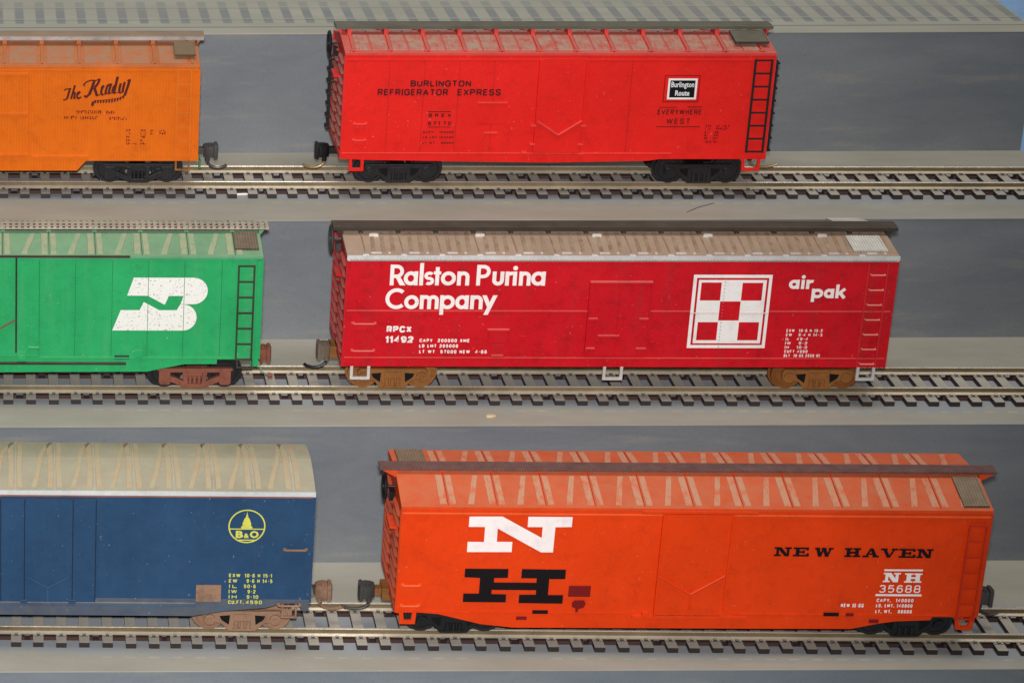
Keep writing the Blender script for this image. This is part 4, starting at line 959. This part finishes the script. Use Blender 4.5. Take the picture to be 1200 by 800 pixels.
def _rp(g):
    w = 1.26
    for ch, a, b in (('R', -43.8, -38.9), ('a', -39.3, -34.7), ('l', -34.2, 0), ('s', -32.6, -29.4), ('t', -29.6, -27.2), ('o', -27.2, -22.3), ('n', -21.9, -17.9), ('P', -15.6, -10.9), ('u', -10.4, -6.6), ('r', -6.2, 0), ('i', -3.7, 0), ('n', -1.7, 2.1), ('a', 2.2, 6.9)):
        round_sans(g, ch, a, b, 39.4, 44.3, 46.6, w)
    for ch, a, b in (('C', -44.9, -38.6), ('o', -38.7, -33.9), ('m', -33.6, -27.4), ('p', -27.0, -22.1), ('a', -22.0, -17.6), ('n', -17.1, -13.0), ('y', -13.3, -8.3)):
        round_sans(g, ch, a, b, 31.1, 36.0, 38.4, w)
c.letters('lettering', _rp, M['white'], 'large white rounded lettering Ralston Purina Company')
def _rm(g):
    g.sans('RPCX', -43.9, -35.7, 22.8, 25.1, 0.62, gap=0.14); g.sans('11492', -44.1, -34.9, 19.2, 21.5, 0.62, gap=0.16)
    g.sans('CAPY  200000 XME', -32.9, -16.4, 19.4, 20.6, 0.29); g.sans('LD LMT 205000', -32.9, -20.1, 17.5, 18.7, 0.29); g.sans('LT WT  57000 NEW  4-66', -32.8, -10.5, 15.5, 16.7, 0.29)
c.letters('lettering', _rm, M['white'], 'white reporting mark RPCX 11492 with capacity lines')
def _ck(g):
    g.rect(55.2, 80.8, 17.5, 43.3, 0); g.rect(56.3, 79.8, 18.6, 42.2, 1); g.rect(57.0, 79.1, 19.2, 41.5, 0)
    for a, b, z0, z1 in ((57.9, 64.5, 34.3, 40.6), (71.3, 78.0, 34.3, 40.5), (64.6, 71.3, 27.3, 34.0), (58.0, 64.6, 20.3, 26.7), (71.5, 78.1, 20.3, 26.7)):
        g.rect(a, b, z0, z1, 1)
c.letters('emblem', _ck, [flat('checker_white', (0.80, 0.78, 0.76), 0.5, var=0.04), pr], 'white framed square of red and white checks')
wr = flat('white_rib', (0.70, 0.58, 0.56), 0.5)
for a, b in ((55.4, 64.5), (71.4, 80.6)): c.bar('side_rib', a, b, 29.75, 30.1, wr, 0.34)
m = MB()
for x in (65.6, 71.9):
    z = 18
    while z < 43: m.cyl((c.X(65.6), -HW - 0.35, z), 0.16, 0.15, 'y', 6); z += 1.2
c.P(m, 'rivets', flat('grey_rivet', (0.4, 0.36, 0.36), 0.5))
def _ap(g):
    for ch, a, b in (('a', 86.4, 89.8), ('i', 90.4, 0), ('r', 92.0, 0)): round_sans(g, ch, a, b, 38.4, 41.6, 42.6, 1.05)
    for ch, a, b in (('p', 94.1, 97.9), ('a', 98.1, 101.4), ('k', 101.9, 105.5)): round_sans(g, ch, a, b, 35.2, 38.5, 40.0, 1.05)
c.letters('lettering', _ap, M['white'], 'bold white lettering air pak')
def _rd(g):
    for k, (a, xe) in enumerate((('EXW  10-6 H 15-2', 99.2), ('EW   9-4 H 14-3', 99.2), ('IL   49-4', 94.7), ('IW   9-2', 94.6), ('IH   10-0', 94.7), ('CUFT 4600', 95.0), ('BLT  10-65 2656-01', 99.1))):
        g.sans(a, 87.35, xe, 23.25 - k * 1.46, 24.3 - k * 1.46, 0.25)
c.letters('lettering', _rd, M['pink_white'], 'small white dimension lines')

# ------------------------------------------------------------------ 4  green boxcar (middle step, left)
pg = paint('green_car_paint', (0.022, 0.34, 0.112), 0.5, 0.10, (0.42, 0.42, 0.30), 0.25, 0.2, streak=0.12, streak_col=(0.2, 0.36, 0.2))
rg = paint('dusty_green_roof', (0.125, 0.32, 0.175), 0.6, 0.14, (0.30, 0.37, 0.24), 0.5, 0.15)
sg_ = drybrush('dusty_tan_rib', (0.18, 0.33, 0.19), (0.36, 0.36, 0.235), 0.36, 0.54)
c = Car(1, 'model_boxcar', 'green model boxcar with speckled white emblem and slatted roof walk', 'model boxcar', -171, -256.5, -85.7, 13.1, 49.5, 49.3, 52.3, pg, rg)
c.body(mir([(-171, 8.2), (-137, 8.4), (-122.4, 8.5), (-117.7, 9.6), (-110.3, 11.2), (-99.4, 11.3), (-99.4, 12.9), (-88.4, 12.9), (-88.4, 10.6), (-85.8, 10.4), (-85.8, 14.2)], -171), rib_mat=pg)
c.roof(15.2, flat('green_roof_seam', (0.06, 0.10, 0.06), 0.6), sg_, 'diag', x_first=-246.5)
c.walk(54.3, paint('slat_plastic', (0.40, 0.33, 0.27), 0.6, 0.25, speck=0), hw=3.1, th=0.9, ext=2.6, slats=1.95, side_mat=M['matt_black'])
c.platform(-94.4, -86.6, -14.2, -3.4, grating('brown_grating', (0.14, 0.10, 0.065), 0.9), 0.8)
bk = paint('worn_black_rod', (0.035, 0.030, 0.022), 0.5, 0.3, (0.2, 0.18, 0.12), 0.5, speck=0)
c.bar('eave_rib', -256, -86, 47.9, 48.4, pg, 0.3)
c.bar('door_rail', -232, -128.9, 49.0, 49.6, bk, 0.9); c.bar('door_rail', -230, -129.5, 11.3, 12.0, bk, 1.0); c.bar('side_sill_line', -256, -90, 13.3, 13.75, pg, 0.45)
d = c.bar('door', -184, -158.6, 13.9, 48.6, pg, 0.5)
for x in (-166.0, -176.5): c.bar('lock_rod', x - 0.3, x + 0.3, 15.6, 49.2, bk, 1.15, parent=d)
c.P(MB().tube([(c.X(-166.6), -HW - 1.1, 27.2), (c.X(-171.2), -HW - 1.1, 24.4), (c.X(-176), -HW - 1.1, 27.2)], 0.42, 8), 'lock_lever', paint('tan_lever', (0.16, 0.13, 0.07), 0.6, 0.2, speck=0), parent=d)
c.P(MB().box(c.X(-165.8), c.X(-162.8), -HW - 1.2, -HW, 12.6, 15.8).box(c.X(-165.3), c.X(-163.4), -HW - 1.6, -HW, 13.4, 14.9), 'door_bracket', pg, 0.15, parent=d)
c.P(MB().tube([(c.X(-162.0), -HW - 0.8, 17.4), (c.X(-158.4), -HW - 0.8, 17.3)], 0.5, 8).box(c.X(-162.2), c.X(-158.2), -HW - 0.4, -HW, 16.4, 18.4), 'door_handle', pg, 0.1, parent=d)
c.bar('vent_slot', -133.4, -128.5, 13.0, 14.4, flat('dark_slot', (0.02, 0.045, 0.04), 0.5), 0.2)
c.bar('placard_board', -126.7, -124.0, 13.9, 16.4, pg, 0.6); c.bar('placard_board', -126.6, -124.4, 45.7, 47.0, pg, 0.4); c.bar('placard_board', -118.7, -116.4, 10.8, 12.3, pg, 0.3)
c.seam_lines([-158.4, -146.6, -134.5, -122.7, -110.9, -98.7], 14.0, 47.8, flat('green_seam', (0.012, 0.19, 0.06), 0.6), 0.2, True, (0.55, -0.55))
c.ladder(-93.3, -88.2, 13.0, 46.6, 7, paint('dark_ladder', (0.035, 0.055, 0.03), 0.5, 0.2, (0.3, 0.3, 0.2), 0.5, speck=0), r=0.33)
c.bar('corner_post', -87.2, -85.8, 10.6, 48.5, pg, 0.3)
c.coupler(1, M['red_rust'], M['red_rust'], M['red_rust'], 8.5, -1.5, pin=False)
c.P(MB().tube([(c.X(-85.6), -14, 11.2), (c.X(-84.2), -14.6, 7.4), (c.X(-82.0), -15, 6.6)], 0.3, 6), 'uncoupling_lever', paint('pale_green_wire', (0.2, 0.3, 0.2), 0.5), 0, True)
c.P(MB().cyl((c.X(-82.2), -15.6, 6.5), 0.75, 1.5, 'x', 10), 'air_hose', M['red_rust'])
c.stirrup(-93.0, -87.6, 9.8, 13.2, M['steel'], 0.5)
for x in (-106.2, -235.8): c.truck(x, M['red_rust'], M['wheel'], 'arch', 5.2, 20.2)
def _bn(g):
    def arcp(cx, cz, rx, rz, a0, a1, n=14): return [(cx + rx * math.cos(math.radians(a0 + (a1 - a0) * i / n)), cz + rz * math.sin(math.radians(a0 + (a1 - a0) * i / n))) for i in range(n + 1)]
    up = [(-129.6, 35.6), (-127.5, 41.9), (-107.9, 41.9)] + arcp(-107.9, 37.25, 4.7, 4.65, 88, -90)[0:] + [(-112.0, 32.65), (-111.1, 35.5), (-115.9, 35.5), (-117.2, 32.4), (-122.8, 35.55)]
    g.poly(up)
    lw = [(-134.3, 23.3), (-131.6, 30.5), (-125.4, 30.5), (-124.1, 33.4), (-119.0, 30.5), (-113.2, 30.5), (-112.1, 32.5), (-110.8, 32.5)] + arcp(-111.0, 27.9, 4.4, 4.6, 85, -90)
    g.poly(lw)
c.letters('emblem', _bn, M['speck_white'], 'speckled white slanted emblem of two rounded bars')
gl = flat('green_seam_line', (0.10, 0.25, 0.14), 0.6)
for x in (-122.7, -110.9): c.letters('panel_seam', (lambda g, x=x: (setattr(g, 'd', 0.2), g.rect(x - 0.1, x + 0.1, 23.4, 41.8))), gl)  # painted seam shade continued over the emblem

# ------------------------------------------------------------------ 5  red refrigerator car (top step)
pu = paint('red_car_paint', (0.71, 0.017, 0.013), 0.42, 0.07, (0.5, 0.3, 0.24), 0.25, 0.14)
ru = paint('red_roof_paint', (0.62, 0.055, 0.045), 0.5, 0.1, (0.42, 0.25, 0.19), 0.45, 0.15)
su = drybrush('grey_dust_panel', (0.50, 0.065, 0.05), (0.39, 0.265, 0.205), 0.38, 0.58)
wu = paint('worn_lit_red_edge', (0.72, 0.065, 0.05), 0.4, 0.1, speck=0)  # paler fittings: worn paint and the light they catch, both as colour
ue = paint('red_end_paint', (0.60, 0.026, 0.022), 0.45, 0.12, (0.34, 0.25, 0.19), 0.9, 0.15)
c = Car(0, 'model_refrigerator_car', 'bright red model refrigerator car with black ladder and small black emblem, on the top step', 'model boxcar', 24.3, -50.2, 98.8, 11.2, 50.0, 48.2, 52.6, pu, ru)
c.body([(-50, 12.4), (-50, 11.2), (-42, 10.8), (-15, 10.4), (22, 9.9), (58, 10.6), (62, 11.2), (98.6, 11.6), (98.6, 12.4)], rib_mat=ue)
c.roof(12.9, ru, su, 'panel', x_first=-47.5)
gw = paint('grey_walk_boards', (0.10, 0.095, 0.075), 0.75, 0.2, (0.20, 0.18, 0.13), 0.6, 0.1)
c.walk(55.6, gw, hw=3.4, th=1.1, ext=2.0, sw=0.95)
c.platform(85.5, 97.3, -13.6, -3.6, gw, 2.2)
bl = flat('black_ladder', (0.014, 0.014, 0.015), 0.5)
c.ladder(91.9, 97.6, 14.0, 47.9, 8, bl, r=0.3, rail_w=0.7)
c.end_ladder(1, -15.5, -10.5, 13.5, 46, 8, bl); c.end_ladder(-1, 10.0, 15.0, 13.5, 40, 7, bl)
c.brake_wheel(-1, 5.0, 47.0, 4.2, M['black'])
for z in (24.3, 18.3): c.grab(-46.1, -42.0, z, wu)
c.bar('eave_rib', -50, 98.4, 47.3, 47.7, pu, 0.3); c.bar('side_sill_line', -50, 66, 13.3, 13.6, wu, 0.3)
d = c.bar('door', 17.3, 33.8, 13.8, 48.0, pu, 0.5)
for x in (17.4, 33.7): c.bar('lock_rod', x - 0.3, x + 0.3, 14.2, 47.6, pu, 1.1, parent=d)
c.P(MB().tube([(c.X(17.8), -HW - 0.95, 25.5), (c.X(25.5), -HW - 0.95, 20.4)], 0.34, 6).tube([(c.X(33.4), -HW - 0.95, 25.6), (c.X(25.5), -HW - 0.95, 20.4)], 0.36, 6), 'lock_lever', wu, parent=d)
for x, z in ((16.6, 17.0), (33.6, 17.0), (16.6, 23.8), (34.0, 23.8), (14.0, 13.9), (34.0, 13.6)): c.bar('door_bracket', x - 0.9, x + 0.9, z - 0.3, z + 0.3, wu, 1.2, parent=d)
c.bar('hatch', -3.4, 7.0, 24.4, 32.0, pu, 0.22); c.bar('hatch_hinge', -3.4, 7.0, 31.8, 32.2, wu, 0.55); c.bar('hatch_hinge', -0.5, 4.2, 20.8, 21.2, wu, 0.5)
c.seam_lines([-34.7, -22.5, -10.4, 1.8, 49.6], 13.9, 47.2, flat('red_seam', (0.46, 0.010, 0.010), 0.5), 0.24, True, (0.5,))
c.stirrup(-47.2, -42.0, 6.7, 11.5, pu, 1.1); c.stirrup(90.9, 97.6, 7.0, 12.2, pu, 1.0, 0.2)
c.coupler(-1, M['black'], M['black'], M['brass'], 9.0, 1.2); c.coupler(1, M['steel'], M['black'], M['brass'], 9.4, -5.6, pin_len=1.3)
for x in (-28.7, 77.8): c.truck(x, M['black_frame'], M['wheel'], 'deep', 5.1, 20.4)
def _bu(g):
    g.sans('BURLINGTON', -27.2, -6.1, 37.75, 40.05, 0.52, gap=0.13); g.sans('REFRIGERATOR', -38.5, -13.9, 34.55, 36.95, 0.52, gap=0.13); g.sans('EXPRESS', -10.7, 4.5, 34.55, 36.95, 0.52, gap=0.13)
c.letters('lettering', _bu, M['maroon'], 'dark lettering BURLINGTON REFRIGERATOR EXPRESS')
def _bu2(g):
    g.rect(-20.5, -12.4, 28.5, 28.8)
    for k, ch in enumerate('BREX'): g.sans(ch, -20.2 + k * 2.2, -18.9 + k * 2.2, 26.7, 28.0, 0.34)
    for k, ch in enumerate('67170'): g.sans(ch, -20.3 + k * 1.75, (-19.1 if ch != '1' else -19.5) + k * 1.75, 23.7, 25.1, 0.34)
    g.rect(-20.3, -12.3, 22.9, 23.15)
    g.sans('CAPY   100000', -21.8, -11.0, 20.8, 21.6, 0.22); g.sans('LD LMT 103000', -21.8, -11.0, 18.9, 19.7, 0.22); g.sans('LT WT   66000', -21.8, -10.8, 16.9, 17.7, 0.22)
c.letters('lettering', _bu2, M['brown_ink'], 'small dark reporting mark BREX 67170')
def _be(g):
    for a, b, z0, z1 in ((61.1, 73.5, 41.7, 42.0), (61.1, 73.5, 32.2, 32.5), (61.1, 61.4, 32.5, 41.7), (73.2, 73.5, 32.5, 41.7)): g.rect(a, b, z0, z1, 3)
    g.rect(62.5, 72.6, 33.2, 40.8, 0); g.rect(63.2, 71.9, 33.9, 40.1, 1)
    g.text('Burlington', 63.6, 71.6, 37.0, 39.6, 0.02, 2); g.text('Route', 65.2, 70.2, 34.5, 36.5, 0.03, 2)
c.letters('emblem', _be, [flat('emblem_frame_white', (0.82, 0.78, 0.78), 0.5), M['ink'], flat('emblem_text_white', (0.70, 0.74, 0.78), 0.5), M['wine']], 'square black emblem in a white frame reading Burlington Route')
def _ew(g):
    g.rect(60.0, 66.5, 30.2, 30.45); g.rect(70, 75.2, 30.3, 30.6)
    g.sans('EVERYWHERE', 59.7, 75.1, 27.7, 29.6, 0.34, gap=0.22); g.sans('WEST', 63.1, 71.4, 24.3, 26.3, 0.34); g.rect(59.7, 75.0, 23.1, 23.4)
c.letters('lettering', _ew, M['brown_ink'], 'dark lettering EVERYWHERE WEST')
def _bdta(g):
    for a, b, z in ((77.0, 79.2, 23.2), (80.6, 85.7, 23.2), (76.8, 79.0, 22.2), (80.8, 85.6, 22.2), (76.9, 78.2, 20.8), (80.4, 82.3, 20.8), (76.9, 78.2, 19.8), (80.2, 82.4, 19.8), (76.8, 78.2, 18.7), (80.0, 82.4, 18.7), (76.6, 79.4, 17.4), (79.9, 82.3, 17.4)): g.blur_row(a, b, z, z + 0.75, 0.1, 0, 0.4)
c.letters('lettering', _bdta, M['wine'])

# ------------------------------------------------------------------ 6  orange wood-sheathed refrigerator car (top step, left)
pw = paint('golden_orange_paint', (0.67, 0.132, 0.006), 0.5, 0.08, (0.45, 0.25, 0.12), 0.3, 0.12, planks=True, streak=0.15, streak_col=(0.35, 0.07, 0.01))
pw2 = paint('golden_orange_smooth', (0.67, 0.132, 0.006), 0.5, 0.08, (0.5, 0.3, 0.14), 0.3, 0.12, streak=0.15, streak_col=(0.35, 0.07, 0.01))
rw = paint('dusty_orange_roof', (0.54, 0.15, 0.045), 0.65, 0.2, (0.38, 0.20, 0.11), 0.45, 0.2)
c = Car(0, 'model_refrigerator_car', 'golden orange wood sheathed model refrigerator car with script lettering, on the top step', 'model boxcar', -170, -239, -101, 10.3, 45.6, 44.6, 48.6, pw, rw)
c.body(mir([(-170, 6.7), (-143.2, 6.7), (-140.0, 10.4), (-140.0, 11.2)], -170), rib_mat=pw2)
c.roof(13.1, paint('orange_batten', (0.50, 0.15, 0.05), 0.6, 0.2, (0.36, 0.2, 0.12), 0.5, speck=0), drybrush('dusty_orange_panel', (0.50, 0.14, 0.045), (0.34, 0.21, 0.135), 0.38, 0.58), 'boards', x_first=-240.0 + 5.6)
wk = paint('weathered_walk', (0.29, 0.20, 0.14), 0.75, 0.2, (0.30, 0.24, 0.18), 0.4, 0.1)
c.walk(52.0, wk, paint('lit_board_edge', (0.36, 0.33, 0.31), 0.45, 0.3, grime=0.8, spec=0.4), hw=3.4, th=1.0, ext=2.4, edge=0.6)  # light reflected along the board edge is painted as a paler grey
c.platform(-109.4, -102.0, -14.0, -3.6, paint('dark_platform', (0.20, 0.14, 0.085), 0.75, 0.2, (0.26, 0.2, 0.13), 0.4, 0.1), 2.0)
c.ladder(-108.6, -103.8, 12.4, 44.4, 7, paint('pale_orange_ladder', (0.64, 0.145, 0.014), 0.45, 0.1, speck=0), r=0.32)
c.bar('eave_rib', -239, -101, 43.5, 44.0, pw2, 0.35)
for a, b in ((-239, -197), (-159.4, -139.4)): c.bar('side_sill_line', a, b, 11.7, 12.5, pw2, 0.5)
c.bar('door_stop', -160.2, -159.6, 12.5, 43.4, pw2, 0.7); c.bar('door_stop', -180.4, -179.8, 12.5, 43.4, pw2, 0.7)
d = c.bar('door', -179.6, -160.3, 12.3, 43.0, pw, 0.45)
for z in (27.9, 12.8, 42.4): c.bar('hinge', -179.4, -160.6, z - 0.4, z + 0.4, pw2, 1.0, parent=d)
c.stirrup(-108.6, -103.4, 6.8, 10.5, M['brown_rust'], 0.6)
c.coupler(1, M['steel'], M['steel'], M['steel'], 8.8, 3.5, pin_len=0.9)
c.brake_wheel(1, 4.0, 40.0, 3.4, M['steel']) if False else None
for x in (-121.2, -218.8): c.truck(x, M['black_frame'], M['wheel'], 'arch', 5.1, 20.4)
def zx(p):                                     # strokes of the script, in millimetres on the side
    return (-148.66 + (p[0] - 105) * 0.0407, 37.55 - (p[1] - 165) * 0.0418 - (p[0] - 105) * 0.0002)
def _sc(g):
    S = lambda w, *pts: g.stroke([zx(p) for p in pts], w)
    S(0.45, (118, 195), (135, 185), (182, 178)); S(0.75, (170, 182), (158, 225), (146, 268)); S(0.5, (112, 275), (128, 278), (146, 266))
    S(0.7, (213, 150), (198, 205), (180, 270)); S(0.7, (192, 225), (206, 212), (214, 222), (205, 268)); S(0.4, (205, 268), (222, 262))
    S(0.65, (258, 205), (236, 215), (230, 250), (242, 266), (268, 252)); S(0.4, (232, 240), (262, 208))
    S(0.8, (286, 152), (296, 145)); S(0.5, (290, 140), (315, 118), (350, 106), (392, 108))
    S(1.0, (378, 110), (362, 165), (336, 232)); S(0.8, (292, 240), (310, 250), (334, 232))
    S(0.85, (425, 92), (412, 130), (384, 168)); S(0.4, (392, 108), (425, 92)); S(0.95, (378, 168), (392, 205), (404, 242)); S(0.4, (404, 242), (430, 228))
    S(0.8, (462, 150), (446, 165), (438, 210), (448, 236)); S(0.4, (448, 236), (478, 218)); S(0.4, (440, 196), (466, 152))
    S(0.8, (512, 138), (490, 155), (476, 205), (484, 228)); S(0.85, (525, 132), (510, 180), (502, 225)); S(0.4, (502, 225), (536, 210))
    S(0.95, (579, 72), (566, 130), (546, 222)); S(0.7, (562, 140), (542, 165), (532, 205)); S(0.4, (546, 222), (580, 208))
    S(0.85, (606, 130), (594, 180), (596, 218)); S(0.4, (596, 218), (632, 204)); S(0.85, (640, 118), (628, 165), (622, 208)); S(0.9, (684, 95), (664, 165), (640, 238)); S(0.4, (660, 108), (684, 95))
    S(0.9, (372, 290), (362, 328))
    for k in range(11):
        x = 386 + k * 24; y = 292 - 0.0 * k - 46 * max(0, (k - 5) / 6) ** 2 - k * 1.0
        S(0.62, (x + 6, y - 14), (x, y + 12))
    S(0.22, (376, 284), (500, 272), (600, 256), (634, 238))
c.letters('lettering', _sc, M['brown_ink'], 'dark brown script The Ready with a striped underline')
def _o2(g):
    g.blur_row(-143.6, -135.0, 27.9, 29.0, 0.02); g.blur_row(-133.2, -129.7, 27.8, 28.9, 0.0)
    g.blur_row(-148.0, -143.4, 25.9, 27.0, 0.02); g.blur_row(-142.4, -136.2, 25.8, 26.9, 0.05); g.blur_row(-132.0, -125.4, 25.6, 26.7, 0.02)
    for k in range(5):
        z = 21.4 - k * 1.2
        g.blur_row(-126.0, -124.4, z, z + 0.8, 0.1); g.blur_row(-121.0, -119.1, z, z + 0.8, 0.0)
    for z in (21.3, 20.3): g.blur_row(-117.5, -116.4, z, z + 0.75, 0); g.blur_row(-114.4, -112.0, z, z + 0.75, 0)
    g.blur_row(-123.8, -122.2, 16.4, 17.0, 0.1)
c.letters('lettering', _o2, M['wine'])

# ------------------------------------------------------------------ loose bits lying about
def at(i, x, y, z=0.0):
    O = origin(i); c_, s_ = math.cos(-ROT[i]), math.sin(-ROT[i]); return (O[0] + c_ * x - s_ * y, O[1] + s_ * x + c_ * y, O[2] + z)
p = at(1, -8.9, -24.5)
ch = MB().prism([(-1.6, -0.7), (0.2, -1.0), (1.7, -0.2), (1.3, 0.7), (-0.4, 0.9), (-1.4, 0.5)], 0.02, 0.7, 'z').build('plaster_chip', flat('tan_chip', (0.62, 0.48, 0.30), 0.8), None, 0.2)
ch.location = [q * K for q in p]; tag(ch, 'tiny tan chip lying at the front of the middle step', 'chip')
p = at(0, -84, -12.2)
sc = MB().tube([(-3.2, -1.0, 0.35), (-2.4, 0.6, 0.4), (0.5, 0.9, 0.4), (3.2, 1.1, 0.35), (3.6, 1.9, 0.35)], 0.4, 6).build('paint_scrap', flat('white_scrap', (0.85, 0.84, 0.80), 0.7), None, 0, True)
sc.location = [q * K for q in p]; tag(sc, 'tiny white scrap beside the ties of the top track', 'scrap')
p = at(0, 75.5, -24.5)
hr = MB().tube([(-5, -4.5, 0.12), (0, 0.3, 0.15), (7, 5.0, 0.12)], 0.10, 6).build('dark_hair', flat('hair_dark', (0.05, 0.04, 0.035), 0.7), None, 0, True)
hr.location = [q * K for q in p]; tag(hr, 'thin dark hair lying in front of the top track', 'hair')
p = at(0, -99.0, -1.5, 4.5)
gt = MB().tube([(-1.5, 0, 7.8), (0, 0, 7.2), (0.5, -0.3, 5.6), (0.0, -0.2, 4.2), (0.5, -0.4, 2.4)], 0.42, 6).build('thread_scrap', M['green_bit'], None, 0, True)
gt.location = [q * K for q in p]; tag(gt, 'short green thread hanging below the end of the golden orange car', 'thread')
